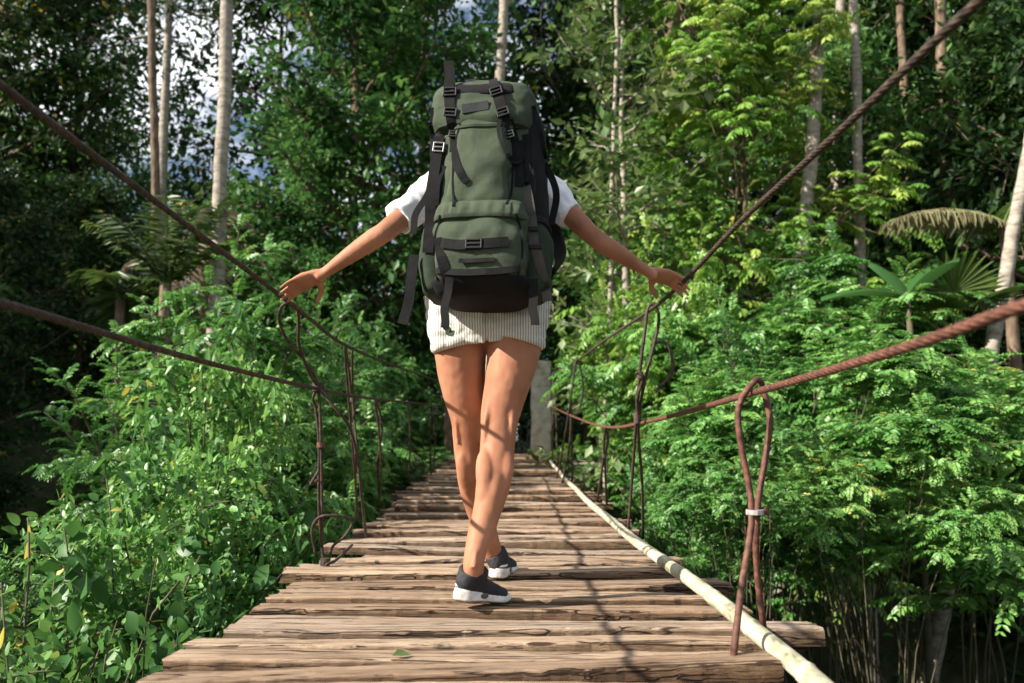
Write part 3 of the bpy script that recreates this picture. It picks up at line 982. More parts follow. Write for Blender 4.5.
tag(ug.build("undergrowth", M["leaf_mid"]), "low leafy undergrowth covering both banks of the gully", "undergrowth", kind="stuff")

# ------------------------------------------------------------------ the bridge
def deck_z(y):
    return 0.0011 * np.maximum(0, np.asarray(y, float) - 4) ** 2


bridge = empty("suspension_bridge", (0, 1.2, 0), "narrow hanging footbridge of weathered planks with rusty steel cables", "footbridge")
BO = V3(0, 1.2, 0)          # children are placed in bridge-local coordinates


def bput(o, loc=(0, 0, 0)):
    o.parent = bridge
    o.location = V3(*loc) - BO
    return o




random.seed(12)
rp = np.random.default_rng(12)
y = 1.2
pi = 0
while y < 17.3 and pi < 100:
    w = random.choice([.115, .135, .15, .165] if y < 3.4 else [.10, .125, .145, .16, .18, .19] if y < 7 else [.155, .17, .18, .20]) * random.uniform(.94, 1.06)
    th = random.uniform(.036, .052)
    xl = left_x(y + w / 2) + random.gauss(0, .045 if y > 3 else .022)
    xr = right_x(y + w / 2) + random.gauss(0, .03)
    if y < 1.95: xr -= .05
    elif pi % 5 == 2: xr += random.uniform(.05, .13)
    if pi % 7 == 3 and y > 3: xl += random.uniform(.05, .14)
    if 2.15 < y < 2.75: xr += .09
    n, k = 70, 7
    L = xr - xl
    xs = np.linspace(-L / 2, L / 2, n)
    ph = rp.uniform(0, 100)
    eb = np.array([.014 * mnoise.noise((x * 2.2, ph, 0)) + .010 * mnoise.noise((x * 9, ph, 3)) + .006 * mnoise.noise((x * 27, ph, 3)) for x in xs])
    ef = np.array([.014 * mnoise.noise((x * 2.2, ph, 7)) + .010 * mnoise.noise((x * 9, ph, 9)) + .006 * mnoise.noise((x * 27, ph, 9)) for x in xs])
    bow = np.array([.014 * mnoise.noise((x * 1.1, ph, 14)) for x in xs])
    chip = [max(0, rp.normal(0, .028)) for _ in range(4)]
    prof = [(-.5, -.5), (-.5, .30), (-.46, .48), (-.2, .5), (.2, .5), (.46, .48), (.5, .30), (.5, -.5)]   # (across, up): front face towards the viewer first
    rows = []
    gap = .92
    for i, x in enumerate(xs):
        ring = []
        for (a, b) in prof:
            yy = a * w * gap + (ef[i] if a < 0 else eb[i]) * min(1, abs(a) * 2)
            zz = b * th + bow[i]
            if b > .2: zz += .0035 * mnoise.noise((x * 3, ph + a * 9, 21)) + .0018 * mnoise.noise((x * 14, ph + a * 30, 2))
            xx = x
            if i == 0: xx += .022 * mnoise.noise((a * 6, b * 4, ph)) + chip[0] * (a < 0)
            if i == n - 1: xx -= .012 * mnoise.noise((a * 6, b * 4, ph + 5)) + chip[1] * (a > 0)
            ring.append((xx, yy, zz))
        rows.append(ring)
    R = np.array(rows)
    m = len(prof)
    mb = MB()
    i0 = np.arange(n - 1)[:, None] * m
    j0 = np.arange(m)[None]
    j1 = (j0 + 1) % m
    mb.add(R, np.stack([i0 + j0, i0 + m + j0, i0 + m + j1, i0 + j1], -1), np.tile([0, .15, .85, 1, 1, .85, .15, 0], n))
    for e_, off in ((0, 0), (n - 1, 1)):
        Vv = R[e_]
        F = [[0, 1, 6, 7], [1, 2, 5, 6], [2, 3, 4, 5]]
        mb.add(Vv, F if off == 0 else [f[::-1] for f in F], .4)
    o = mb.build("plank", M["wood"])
    bput(o, ((xl + xr) / 2, y + w / 2, float(deck_z(y)) - th / 2 + random.gauss(0, .013) + (.016 if pi % 3 == 1 else 0)))
    yawp = random.gauss(0, .016) + (.022 if y < 4 else 0)
    o.rotation_euler = (random.gauss(-.042, .04), random.gauss(0, .010), yawp)
    y += w * random.uniform(.975, 1.05)
    pi += 1

# bearer cables under the planks
for x in (-.62, .46):
    ys = np.linspace(-2.5, 18, 60)
    mb = MB()
    strands(mb, np.stack([np.full(60, x), ys, deck_z(ys) - .085], 1), .011, step=.03)
    bput(mb.build("bearer_cable", M["rust_dark"], smooth=True))


# cables: pixel samples with their distance
def lat(px, X):
    """distance at which a pixel column meets the vertical plane x = X"""
    return X / ((px - 515) / FPX)


cab = {
    "hl": [(-140, -20, .96), (0, 85, 1.22), (120, 175, 1.63), (200, 235, 2.05), (273, 290, 2.60), (310, 319, 2.98), (345, 345, 3.65), (395, 366, 5.4), (440, 382, 9.0), (462, 392, 17.2)],
    "ll": [(-140, 273, .96), (0, 303, 1.22), (120, 338, 1.63), (220, 366, 2.2), (318, 389, 3.25), (375, 399, 4.7), (432, 405, 9.2), (455, 410, 17.2)],
    "hr": [(1180, -170, .70), (980, 0, 1.02), (830, 140, 1.52), (740, 222, 2.15), (685, 280, 2.70), (650, 310, 3.5), (605, 340, 5.2), (577, 360, 8.2), (553, 373, 12.6), (541, 380, 17.3)],
    "lr": [(1180, 268, .74), (1024, 306, .95), (900, 349, 1.26), (752, 393, 2.06), (650, 421, 3.6), (607, 427, 5.3), (577, 418, 7.6), (553, 407, 12.0), (542, 400, 17.3)],
}
CP = {}
for kk, pts in cab.items():
    W_ = [U(*q) for q in pts]
    t_ = nrm(W_[0] - W_[2])
    W_ = [V3(W_[0][0] * 1.0, -2.6, W_[0][2] + .10), V3(W_[0][0], -.8, W_[0][2] + .03)] + W_
    CP[kk] = spline(W_, 300)
    mb = MB()
    strands(mb, CP[kk], .0078 if kk != "lr" else .0092)
    nm = {"hl": "hand_cable", "hr": "hand_cable", "ll": "lower_cable", "lr": "lower_cable"}[kk]
    o = bput(mb.build(nm, M["rust_red"] if kk == "lr" else M["rust"], smooth=True))
    o["label"] = {"hl": "dark upper hand cable on the left", "hr": "brown upper hand cable on the right", "ll": "dark lower cable on the left", "lr": "reddish rusty lower cable on the right"}[kk]


def wire(mb, pts, r=.006, n=40, sides=7):
    tube(mb, spline(pts, n), r, sides)


def clamp(parent_obj, c, axis_r, name="clamp", mat="metal", R=.017, hgt=.012):
    mb = MB()
    tube(mb, [c - V3(0, 0, hgt / 2), c + V3(0, 0, hgt / 2)], R, 12)
    o = mb.build(name, M[mat], smooth=False)
    o.parent = parent_obj
    return o


def hanger(paths, mat, r, clamps=(), label=None):
    mb = MB()
    for pth in paths:
        wire(mb, [np.asarray(q) - BO for q in pth], r)
    o = mb.build("suspender", M[mat], smooth=True)
    o.parent = bridge
    for c, R, hg, m in clamps:
        clamp(o, np.asarray(c) - BO, None, "clamp", m, R, hg)
    if label: o["label"] = label
    return o


# right, nearest: a rod looped over the lower cable, crossing at a clamp
c0 = U(753, 392, 2.06)
hanger([
    [U(733, 661, 1.90), U(741, 590, 1.96), U(752, 512, 2.03), U(740, 440, 2.03), U(739, 405, 2.03), c0 + V3(-.006, -.022, .022), c0 + V3(.018, .0, .030), c0 + V3(.034, .022, .006),
     U(770, 420, 2.08), U(766, 455, 2.08), U(757, 512, 2.065), U(757, 570, 2.10), U(765, 637, 2.16)],
], "rust_red", .0085, [(U(755, 512, 2.035), .023, .012, "metal"), (U(764, 511, 2.05), .013, .020, "rust_red")], "looped rusty rod crossing at a bright clamp")
# right, second: double wire from hand cable to the deck
hanger([
    [U(627, 545, 4.15), U(632, 480, 4.0), U(636, 425, 3.7), U(640, 370, 3.55), U(645, 330, 3.5), U(648, 308, 3.5), U(654, 305, 3.5), U(659, 318, 3.52), U(654, 345, 3.55), U(645, 380, 3.58), U(638, 425, 3.72), U(642, 480, 4.0), U(643, 538, 4.35)],
    [U(636, 372, 3.53), U(643, 378, 3.54), U(637, 400, 3.6), U(640, 421, 3.68)],
    [U(655, 342, 3.55), U(668, 345, 3.56), U(672, 372, 3.58), U(655, 392, 3.6)],
], "rust_dark", .0075, [(U(640, 375, 3.54), .014, .03, "rust_dark"), (U(637, 418, 3.66), .016, .05, "rust_dark")], "double dark wire hanging from the hand cable")
hanger([[U(597, 503, 6.4), U(603, 462, 5.6), U(604, 440, 5.4), U(606, 426, 5.3), U(608, 440, 5.4), U(605, 462, 5.6), U(607, 512, 6.2)]], "rust_dark", .009, [(U(604, 455, 5.5), .016, .04, "rust_dark")])
hanger([[U(557, 478, 9.6), U(566, 430, 8.8), U(572, 390, 8.3), U(577, 358, 8.2), U(583, 390, 8.4), U(576, 420, 8.6)],
        [U(562, 486, 9.2), U(570, 440, 8.7), U(571, 400, 8.5), U(572, 470, 8.9), U(572, 482, 9.0)]], "rust_dark", .011)
hanger([[U(552, 462, 12.6), U(553, 420, 12.4), U(553, 372, 12.6), U(556, 420, 12.5), U(557, 466, 12.2)]], "rust_dark", .010)
# left, nearest: tangle of wire with a knot on the lower cable
k0 = U(318, 387, 3.25)
hanger([
    [U(322, 556, 3.42), U(322, 500, 3.35), U(321, 445, 3.3), k0, U(305, 362, 3.12), U(287, 340, 2.95), U(279, 318, 2.85), U(284, 304, 2.78), U(296, 306, 2.82), U(299, 322, 2.9), U(299, 345, 3.0), U(309, 372, 3.15), k0],
    [U(325, 575, 3.42), U(319, 510, 3.36), U(319, 445, 3.31), U(316, 410, 3.28), U(313, 398, 3.26), k0],
    [k0, U(330, 402, 3.2), U(348, 425, 3.25), U(357, 455, 3.35), U(362, 500, 3.5), U(366, 537, 3.9)],
    [U(319, 470, 3.3), U(311, 484, 3.3), U(318, 480, 3.32)],
    [U(316, 555, 3.4), U(312, 530, 3.36), U(320, 517, 3.34), U(340, 516, 3.36), U(352, 522, 3.4), U(345, 536, 3.4), U(332, 548, 3.42), U(328, 575, 3.38), U(336, 585, 3.28)],
    [U(320, 588, 3.2), U(326, 566, 3.3), U(336, 560, 3.35), U(352, 545, 3.5)],
], "rust", .0062, [(k0, .024, .035, "rust"), (U(321, 445, 3.3), .018, .02, "rust_red"), (U(325, 562, 3.38), .02, .03, "rust")], "knotted tangle of rusty wire with a curled loop above")
hanger([[U(358, 520, 4.6), U(352, 440, 4.1), U(347, 380, 3.85), U(345, 345, 3.65), U(350, 380, 3.9), U(355, 440, 4.2), U(356, 520, 4.7)],
        [U(366, 537, 3.9), U(354, 415, 4.0), U(352, 350, 3.8)]], "rust", .006, [(U(353, 400, 4.0), .016, .02, "rust")])
hanger([[U(379, 507, 5.3), U(381, 470, 5.1), U(379, 430, 4.9), U(375, 399, 4.7), U(382, 425, 4.9), U(378, 465, 5.1), U(380, 507, 5.4)]], "rust", .007, [(U(380, 424, 4.9), .016, .02, "rust")])
hanger([[U(409, 480, 7.0), U(410, 430, 6.6), U(407, 401, 6.3)]], "rust", .008)
hanger([[U(433, 472, 9.6), U(435, 440, 9.3), U(432, 405, 9.2), U(430, 440, 9.4), U(431, 474, 9.7)]], "rust", .009)

# bamboo rail
pts = [U(842, 707, 1.55), U(815, 682, 1.70), U(760, 637, 2.03), U(700, 588, 2.62), U(660, 558, 3.25), U(625, 532, 4.1), U(590, 503, 6.1), U(560, 473, 10.2), U(541, 449, 16.6)]
P = spline(pts, 420)
d = np.r_[0, np.cumsum(np.linalg.norm(np.diff(P, axis=0), axis=1))]
rad = np.full(len(P), .0222)
for q in np.arange(.2, d[-1], .36):
    rad += .0028 * np.exp(-((d - q) / .012) ** 2)
P[:, 2] = np.maximum(P[:, 2], deck_z(P[:, 1]) + .02)
P[:, 0] += .006 * np.sin(d * 2.3)
mb = MB()
tube(mb, P, rad * (1.05 - .15 * d / d[-1]), 14)
o = bput(mb.build("bamboo_rail", M["pole"], smooth=True))

lf = MB()
c_ = U(405, 654, 1.95)
put_leaves(lf, V3(c_[0] - .03, c_[1], .016)[None], V3(1, .3, .05)[None], V3(-.1, -.35, 1)[None], .045, .026, .6, True, .18, .1)
tag(lf.build("fallen_leaf", M["leaf_pale"]), "single pale green leaf lying on a near deck plank", "leaf")

# end posts
def post(px, pyt, Y, w, dpt, mat, label):
    p = U(px, pyt, Y)
    gz = float(ground_z(p[0], p[1]))
    h = p[2] - gz + .4
    mb = MB()
    zs = np.linspace(0, h, 14)
    rr = np.random.default_rng(int(px))
    tube(mb, np.stack([rr.normal(0, .008, 14), rr.normal(0, .008, 14), zs], 1), w / 1.41 * (1 + rr.normal(0, .015, 14)), 4, ell=dpt / 1.41, ref=V3(1, 1, 0))
    o = mb.build("anchor_post", M[mat])
    o.location = (p[0], p[1], gz - .4)
    m = o.modifiers.new("b", "BEVEL")
    m.width = .03
    m.segments = 2
    tag(o, label, "post", "anchor posts at the far end")


post(541, 361, 17.55, .47, .42, "concrete", "pale weathered concrete post at the far end of the bridge, right side")
post(451, 395, 17.55, .27, .27, "bark_brown", "dark brown wooden post at the far end, seen left of the hiker's leg")

# ------------------------------------------------------------------ the hiker
def loft(mb, rows, tint=0.5):
    """closed rings, both ends closed towards their centres"""
    R = [np.asarray(r, float) for r in rows]
    R.insert(0, R[0].mean(0) + (R[0] - R[0].mean(0)) * .001)
    R.append(R[-1].mean(0) + (R[-1] - R[-1].mean(0)) * .001)
    R = np.array(R)
    m, n = R.shape[:2]
    i = np.arange(m - 1)[:, None] * n
    j = np.arange(n)[None]
    k = (j + 1) % n
    mb.add(R, np.stack([i + j, i + k, i + n + k, i + n + j], -1), tint)


def fuse(mb, name, mat, voxel, smooth=6, factor=.5, parent=None, disp=None):
    """one continuous skin round everything in mb"""
    me = mb.mesh(name + "_raw", mat)
    o = link(name + "_raw", me)
    m = o.modifiers.new("r", "REMESH")
    m.mode = "VOXEL"
    m.voxel_size = voxel
    m2 = o.modifiers.new("s", "SMOOTH")
    m2.iterations = smooth
    m2.factor = factor
    dg = bpy.context.evaluated_depsgraph_get()
    out = bpy.data.meshes.new_from_object(o.evaluated_get(dg))
    bpy.data.objects.remove(o)
    bpy.data.meshes.remove(me)
    out.name = name
    if disp:
        n = len(out.vertices)
        co = np.empty(n * 3)
        no = np.empty(n * 3)
        out.vertices.foreach_get("co", co)
        out.vertices.foreach_get("normal", no)
        co, no = co.reshape(-1, 3), no.reshape(-1, 3)
        d = np.array([disp(Vector(c)) for c in co])
        out.vertices.foreach_set("co", (co + no * d[:, None]).ravel())
    out.polygons.foreach_set("use_smooth", np.full(len(out.polygons), True))
    out.materials.clear()
    out.materials.append(mat)
    out.update()
    return link(name, out, parent)


def limb(mb, rows, n=20, ref=(1, 0, 0), k=36):
    """rows: (px, py, Y, rx, ry)"""
    A = spline([[*U(a, b, c), d, e] for a, b, c, d, e in rows], k)
    tube(mb, A[:, :3], A[:, 3], n, ell=A[:, 4], ref=ref)


def tubew(mb, rows, n=24, ref=(1, 0, 0), k=36):
    """rows: (x, y, z, rx, ry)"""
    A = spline(rows, k)
    tube(mb, A[:, :3], A[:, 3], n, ell=A[:, 4], ref=ref)


PB = V3(-.09, 2.78, 0)
person = empty("person", PB, "hiker walking away in white t-shirt, striped shorts and dark trainers, hands out on the cables", "person")

LEG_R = [(506, 285, 2.70, .094, .10), (510, 320, 2.68, .099, .104), (513.5, 350, 2.67, .091, .094), (507, 385, 2.66, .076, .080), (500, 415, 2.66, .065, .069), (498, 440, 2.645, .0575, .062),
         (496, 465, 2.625, .0575, .066), (493, 485, 2.60, .0555, .064), (487.5, 510, 2.57, .0455, .053), (480, 535, 2.53, .040, .046), (475.5, 553, 2.50, .0335, .040), (473.5, 570, 2.51, .032, .041), (477, 581, 2.54, .025, .034)]
LEG_L = [(466, 285, 2.70, .094, .10), (463, 320, 2.70, .097, .10), (460.5, 350, 2.71, .090, .094), (463, 385, 2.74, .078, .081), (469, 415, 2.78, .066, .069), (470, 440, 2.82, .060, .063),
         (472, 465, 2.86, .058, .064), (475, 490, 2.92, .055, .061), (481, 515, 2.98, .046, .052), (489, 540, 3.04, .038, .043), (494, 556, 3.075, .0335, .040), (496, 567, 3.10, .030, .036)]
ARM_L = [(446, 184, 2.76, .050, .050), (437, 188, 2.74, .050, .048), (424, 199, 2.69, .046, .044), (404, 216, 2.63, .039, .038), (386, 231, 2.575, .0345, .035), (372, 240, 2.565, .034, .035),
         (353, 253, 2.565, .029, .030), (337, 264, 2.575, .0225, .024), (325, 272.5, 2.585, .0175, .021), (317, 277, 2.59, .018, .026)]
ARM_R = [(535, 184, 2.76, .050, .050), (545, 188, 2.74, .050, .048), (560, 203, 2.70, .043, .042), (577, 221, 2.66, .037, .037), (594, 237, 2.63, .033, .034), (608, 247, 2.64, .032, .034),
         (626, 258, 2.665, .027, .029), (640, 267, 2.69, .021, .023), (648, 272, 2.70, .0175, .021), (655, 276, 2.71, .018, .026)]

body = MB()
limb(body, LEG_R, 24)
limb(body, LEG_L, 24)
# calf heads, tendons behind the knee and above the heel
for rows in (
    [(487, 446, 2.600, .010, .010), (484.5, 458, 2.575, .027, .020), (485, 472, 2.555, .034, .026), (484.5, 490, 2.545, .027, .022), (481, 508, 2.535, .013, .012)],
    [(507, 446, 2.605, .010, .010), (506, 458, 2.585, .026, .020), (505.5, 470, 2.575, .031, .026), (502, 486, 2.565, .023, .020), (494, 505, 2.54, .011, .011)],
    [(487, 505, 2.53, .018, .014), (481, 530, 2.495, .011, .010), (476, 552, 2.462, .0085, .009), (474, 568, 2.455, .012, .010)],
    [(490, 400, 2.605, .020, .018), (485.5, 422, 2.588, .012, .012), (484.5, 442, 2.59, .008, .009)],
    [(512, 398, 2.605, .020, .018), (512, 420, 2.592, .013, .013), (511.5, 442, 2.60, .009, .009)],
    [(465, 446, 2.775, .010, .010), (463.5, 460, 2.795, .027, .022), (465, 474, 2.82, .031, .026), (470, 494, 2.87, .022, .020), (478, 512, 2.93, .011, .011)],
    [(476, 446, 2.775, .010, .010), (480, 460, 2.80, .025, .020), (481, 474, 2.83, .026, .022), (484, 494, 2.88, .018, .016)],
    [(484, 515, 2.95, .014, .012), (490, 540, 3.005, .010, .010), (494, 556, 3.03, .009, .010)],
    [(457, 400, 2.705, .020, .018), (456.5, 422, 2.722, .012, .012), (458, 444, 2.755, .008, .009)],
    [(479, 400, 2.705, .018, .018), (480, 422, 2.722, .012, .012), (481, 444, 2.755, .008, .009)],
    ):
    soft = .72 if rows[0][2] > 2.59 and rows[0][1] < 402 else .92
    limb(body, [(a, b, c + (.012 if soft < .8 else .005), d * soft, e * soft) for a, b, c, d, e in rows], 12, k=16)
# elbows and wrist bones
for px_, py_, Y_, rr_ in ((384, 236, 2.555, .017), (595, 242, 2.615, .016), (326, 268, 2.585, .010), (645, 266, 2.70, .010)):
    c_ = U(px_, py_, Y_)
    tube(body, [c_ - V3(.012, 0, 0), c_, c_ + V3(.012, 0, 0)], [.004, rr_, .004], 10)
limb(body, ARM_L, 18, ref=(0, 0, 1))
limb(body, ARM_R, 18, ref=(0, 0, 1))
tubew(body, [(-.091, 2.70, .882, .13, .09), (-.091, 2.69, .925, .172, .122), (-.09, 2.71, 1.04, .132, .095), (-.088, 2.735, 1.17, .140, .10), (-.085, 2.765, 1.29, .158, .104), (-.083, 2.775, 1.38, .155, .085), (-.08, 2.785, 1.425, .09, .062),
             (-.074, 2.805, 1.47, .052, .054), (-.066, 2.83, 1.53, .049, .053), (-.062, 2.85, 1.56, .05, .055)])
HC = V3(-.055, 2.875, 1.605)
tubew(body, [HC + V3(0, .03, -.125), ] and [(*(HC + V3(0, .035, -.118)), .030, .034), (*(HC + V3(0, .028, -.085)), .052, .066), (*(HC + V3(0, .012, -.03)), .066, .088), (*(HC + V3(0, .0, .03)), .073, .096), (*(HC + V3(0, -.004, .075)), .062, .082), (*(HC + V3(0, -.004, .108)), .030, .040)])
tube(body, [HC + V3(0, .085, .01), HC + V3(0, .112, -.028), HC + V3(0, .10, -.042)], [.008, .014, .010], 8)          # nose
tube(body, [HC + V3(-.018, .098, -.066), HC + V3(0, .105, -.064), HC + V3(.018, .098, -.066)], [.006, .008, .006], 8)   # lips
for s_ in (-1, 1):
    tube(body, [HC + V3(s_ * .068, .0, -.045), HC + V3(s_ * .080, -.008, -.01), HC + V3(s_ * .076, -.002, .018)], [.008, .012, .008], 8)   # ears


def hand(mb, wrist, knuckle, side, curl, thumb_out, out=None):
    d = nrm(knuckle - wrist)
    s = side - d * np.dot(side, d)
    s = nrm(s)
    nn = np.cross(d, s)
    if nn[2] > 0: nn = -nn                    # palm looks down
    L = .082
    tubew(mb, [(*(wrist - d * .012), .020, .017), (*(wrist + d * .018), .030, .0155), (*(wrist + d * .05), .038, .0145), (*(wrist + d * L), .038, .012), (*(wrist + d * (L + .010)), .033, .008)], 16, ref=s, k=14)
    for q, (off, ln, r0, sp) in enumerate(((.028, .068, .0080, .06), (.0095, .077, .0084, .02), (-.0095, .071, .0080, -.02), (-.0275, .056, .0070, -.07))):
        p = wrist + d * (L - .012) + s * off
        dr = nrm(d + s * sp)
        pts = [p]
        a = 0
        for f, c in ((.30, .10), (.40, curl), (.30, curl), (.22, curl * .7)):
            a += c
            p = p + (dr * math.cos(a) + nn * math.sin(a)) * ln * f * 1.1
            pts.append(p)
        tube(mb, spline(pts, 12), r0 * np.linspace(1.08, .78, 12), 10)
    p = wrist + d * .022 + s * .024 + nn * .006
    td = nrm(d * .45 + s * thumb_out + nn * .35)
    td2 = nrm(d * .75 + s * thumb_out * .55 + nn * .5)
    tube(mb, spline([p, p + td * .032, p + td * .032 + td2 * .026, p + td * .032 + td2 * .048], 12), np.linspace(.0125, .0078, 12), 10)


hand(body, U(322, 274, 2.59), U(292, 286.5, 2.615), V3(0.1, .86, -.50), .16, 1.0)
hand(body, U(649, 272, 2.72), U(676, 280, 2.745), V3(-.1, .86, -.50), .30, 1.0)


def off(o):
    o.location = -PB
    return o


bo = off(fuse(body, "body", M["skin"], .0040, 14, .5, person, lambda c: .0012 * mnoise.noise((c.x * 45, c.y * 45, c.z * 30))))

# hair with a low ponytail drawn over the right shoulder
hr = MB()
tubew(hr, [(*(HC + V3(0, -.052, -.075)), .045, .028), (*(HC + V3(0, -.035, -.03)), .073, .070), (*(HC + V3(0, -.018, .03)), .082, .092), (*(HC + V3(0, -.008, .08)), .072, .090), (*(HC + V3(0, -.004, .122)), .034, .045)])
tubew(hr, [(*(HC + V3(.03, -.10, .02)), .030, .028), (*(HC + V3(.090, -.115, .015)), .036, .030), (*(HC + V3(.125, -.095, -.05)), .034, .026), (*(HC + V3(.12, -.07, -.12)), .022, .02), (*(HC + V3(.12, -.06, -.17)), .008, .008)], 14)
off(fuse(hr, "hair", M["hair"], .005, 3, .5, person, lambda c: .004 * mnoise.noise((c.x * 60, c.y * 60, c.z * 12))))

# t-shirt
sh = MB()
tubew(sh, [(-.0905, 2.70, .985, .150, .112), (-.09, 2.71, 1.06, .152, .115), (-.088, 2.73, 1.15, .160, .118), (-.085, 2.76, 1.29, .172, .118), (-.083, 2.772, 1.37, .170, .10), (-.08, 2.783, 1.42, .115, .08), (-.078, 2.79, 1.445, .07, .066)])
limb(sh, [(452, 183, 2.765, .066, .066), (440, 188, 2.745, .068, .066), (424, 200, 2.695, .064, .061), (408, 213, 2.64, .058, .056), (398, 220, 2.615, .055, .054)], 20, ref=(0, 0, 1))
limb(sh, [(529, 183, 2.765, .066, .066), (541, 187, 2.745, .068, .066), (555, 200, 2.705, .062, .060), (566, 211, 2.68, .055, .054), (571, 216, 2.67, .053, .052)], 20, ref=(0, 0, 1))
off(fuse(sh, "t_shirt", M["shirt"], .006, 4, .5, person, lambda c: .012 * mnoise.noise((c.x * 14, c.y * 14, c.z * 14)) + .005 * mnoise.noise((c.x * 38, c.y * 38, c.z * 38))))

# shorts with turned-up cuffs
so = MB()
tubew(so, [(-.091, 2.70, .885, .165, .120), (-.091, 2.69, .91, .186, .136), (-.091, 2.69, .96, .180, .132), (-.09, 2.70, 1.02, .160, .118)])
limb(so, [(523, 296, 2.69, .100, .112), (519, 320, 2.68, .101, .110), (514.5, 342, 2.675, .101, .108)], 28)
limb(so, [(453, 296, 2.70, .100, .112), (456.5, 322, 2.695, .101, .110), (461, 346, 2.70, .100, .107)], 28)
shorts = off(fuse(so, "shorts", M["shorts"], .005, 3, .5, person, lambda c: .015 * mnoise.noise((c.x * 13, c.y * 13, c.z * 10)) + .005 * mnoise.noise((c.x * 30, c.y * 30, c.z * 45)) + .002 * mnoise.noise((c.x * 60, c.y * 60, c.z * 40)) - .009 * math.exp(-((c.x + .093) / .006) ** 2) * (c.z < .94)))
for rows in ([(516.5, 333, 2.676, .099, .106), (514.0, 343, 2.675, .099, .106)], [(459, 337, 2.698, .098, .106), (461.5, 347.5, 2.70, .098, .106)]):
    cf = MB()
    A = np.array([[*U(a, b, c), d, e] for a, b, c, d, e in rows])
    A = np.array([A[0] * (1 - t) + A[1] * t for t in np.linspace(0, 1, 6)])
    pf = np.array([1.0, 1.045, 1.06, 1.06, 1.045, .98])
    tube(cf, A[:, :3], A[:, 3] * pf, 36, ell=A[:, 4] * pf, ref=(1, 0, 0))
    o = cf.build("cuff", M["shorts"], shorts, True)


# shoes
def shoe(heel, ang, name, ankle, pitch=0.0, k_=1.0):
    """heel: point on the deck under the heel; ang: turn of the toe towards the right"""
    ca, sa = math.cos(ang), math.sin(ang)
    X, Y, Z = V3(ca, -sa, 0), V3(sa, ca, 0), V3(0, 0, 1)
    Y2 = Y * math.cos(pitch) + Z * math.sin(pitch)
    Z2 = Z * math.cos(pitch) - Y * math.sin(pitch)
    W = lambda x, y, z: heel + X * x + Y2 * y + Z2 * z
    L = .262 * k_
    st = np.linspace(0, 1, 30)
    hw = np.interp(st, [0, .03, .10, .25, .45, .62, .78, .90, .97, 1], [.004, .022, .034, .037, .035, .043, .046, .038, .022, .003])
    cx = np.interp(st, [0, .4, .7, 1], [0, -.003, .002, -.004])
    top = np.interp(st, [0, .25, .45, .8, 1], [.040, .037, .031, .024, .030])
    bot = np.interp(st, [0, .08, .3, .75, 1], [.007, .001, .003, .001, .018])
    n = 20
    a = np.linspace(0, 2 * np.pi, n, endpoint=False)
    ex = lambda v, p: np.sign(v) * np.abs(v) ** p
    rows = []
    for i, s in enumerate(st):
        x = ex(np.cos(a), .35) * hw[i] * (1 + .07 * (np.sin(a) < 0)) + cx[i]
        z = (top[i] + bot[i]) / 2 + ex(np.sin(a), .55) * (top[i] - bot[i]) / 2
        rows.append([W(x[j], s * L, z[j]) for j in range(n)])
    mb = MB()
    loft(mb, rows)
    root = MB()
    hw2 = hw * np.interp(st, [0, .1, .5, .8, 1], [.80, .90, .97, .93, .6])
    h = np.interp(st, [0, .03, .12, .30, .40, .55, .75, .92, 1], [.040, .058, .064, .060, .056, .046, .034, .024, .004])
    rows = []
    for i, s in enumerate(st):
        x = ex(np.cos(a), .8) * hw2[i] + cx[i]
        z = top[i] - .006 + np.where(np.sin(a) > 0, np.sin(a) ** .75 * h[i], np.sin(a) * .004)
        rows.append([W(x[j], .004 + s * (L - .010), z[j]) for j in range(n)])
    loft(root, rows)
    c0, c1 = W(0, .054, .052), ankle
    tubew(root, [(*c0, .037, .054), (*(c0 * .6 + c1 * .4), .0405, .056), (*(c0 * .15 + c1 * .85), .0415, .052), (*c1, .0415, .051)], 24, ref=X, k=12)
    o = off(fuse(root, name, M["shoe_dark"], .0036, 3, .5, person, lambda c: .0012 * mnoise.noise((c.x * 90, c.y * 90, c.z * 90))))
    sl = mb.build("sole", M["sole"], o, True)
    ac = MB()                                   # pale band on the heel, grey window in the sole, dark tread
    q = [W(math.sin(t) * .0315, .036 - math.cos(t) * .0335, .047) for t in np.linspace(-1.6, 1.6, 20)]
    ribbon(ac, q, .008, [q_ - W(0, .045, .05) for q_ in q], .004)
    ac.build("heel_band", M["sole"], o, True)
    for sx in (-1, 1):
        wn = MB()
        tube(wn, [W(sx * .0355, .085, .022), W(sx * .0378, .085, .022)], .016, 14, ell=.0085, ref=Y)
        wn.build("sole_window", M["sole_grey"], o, True)
    td = MB()
    tr_ = []
    for i, s in enumerate(st[2:-2]):
        i += 2
        x = np.cos(a) * hw[i] * .96 + cx[i]
        z = bot[i] + .002 + np.sin(a) * .0045
        tr_.append([W(x[j], s * L, z[j]) for j in range(n)])
    loft(td, tr_)
    td.build("tread", M["sole_grey"], o, True)
    return o


def ribbon(mb, pts, w, normals, t=.003):
    P = np.asarray(pts, float)
    Nn = nrm(np.broadcast_to(np.asarray(normals, float), P.shape))
    T = nrm(np.gradient(P, axis=0))
    S = nrm(np.cross(T, Nn))
    Nn = np.cross(S, T)
    w = np.broadcast_to(np.asarray(w, float), (len(P),))[:, None]
    rows = np.stack([P - S * w / 2 - Nn * t / 2, P + S * w / 2 - Nn * t / 2, P + S * w / 2 + Nn * t / 2, P - S * w / 2 + Nn * t / 2], 1)
    loft(mb, rows)


shoe(U(456, 601.5, 2.485), math.radians(42), "shoe", U(474.0, 569, 2.515), pitch=-.15, k_=.88)
hp = U(497, 577, 3.03)
shoe(V3(hp[0], hp[1], .008), math.radians(10), "shoe", U(494.5, 552, 3.072), k_=.95)

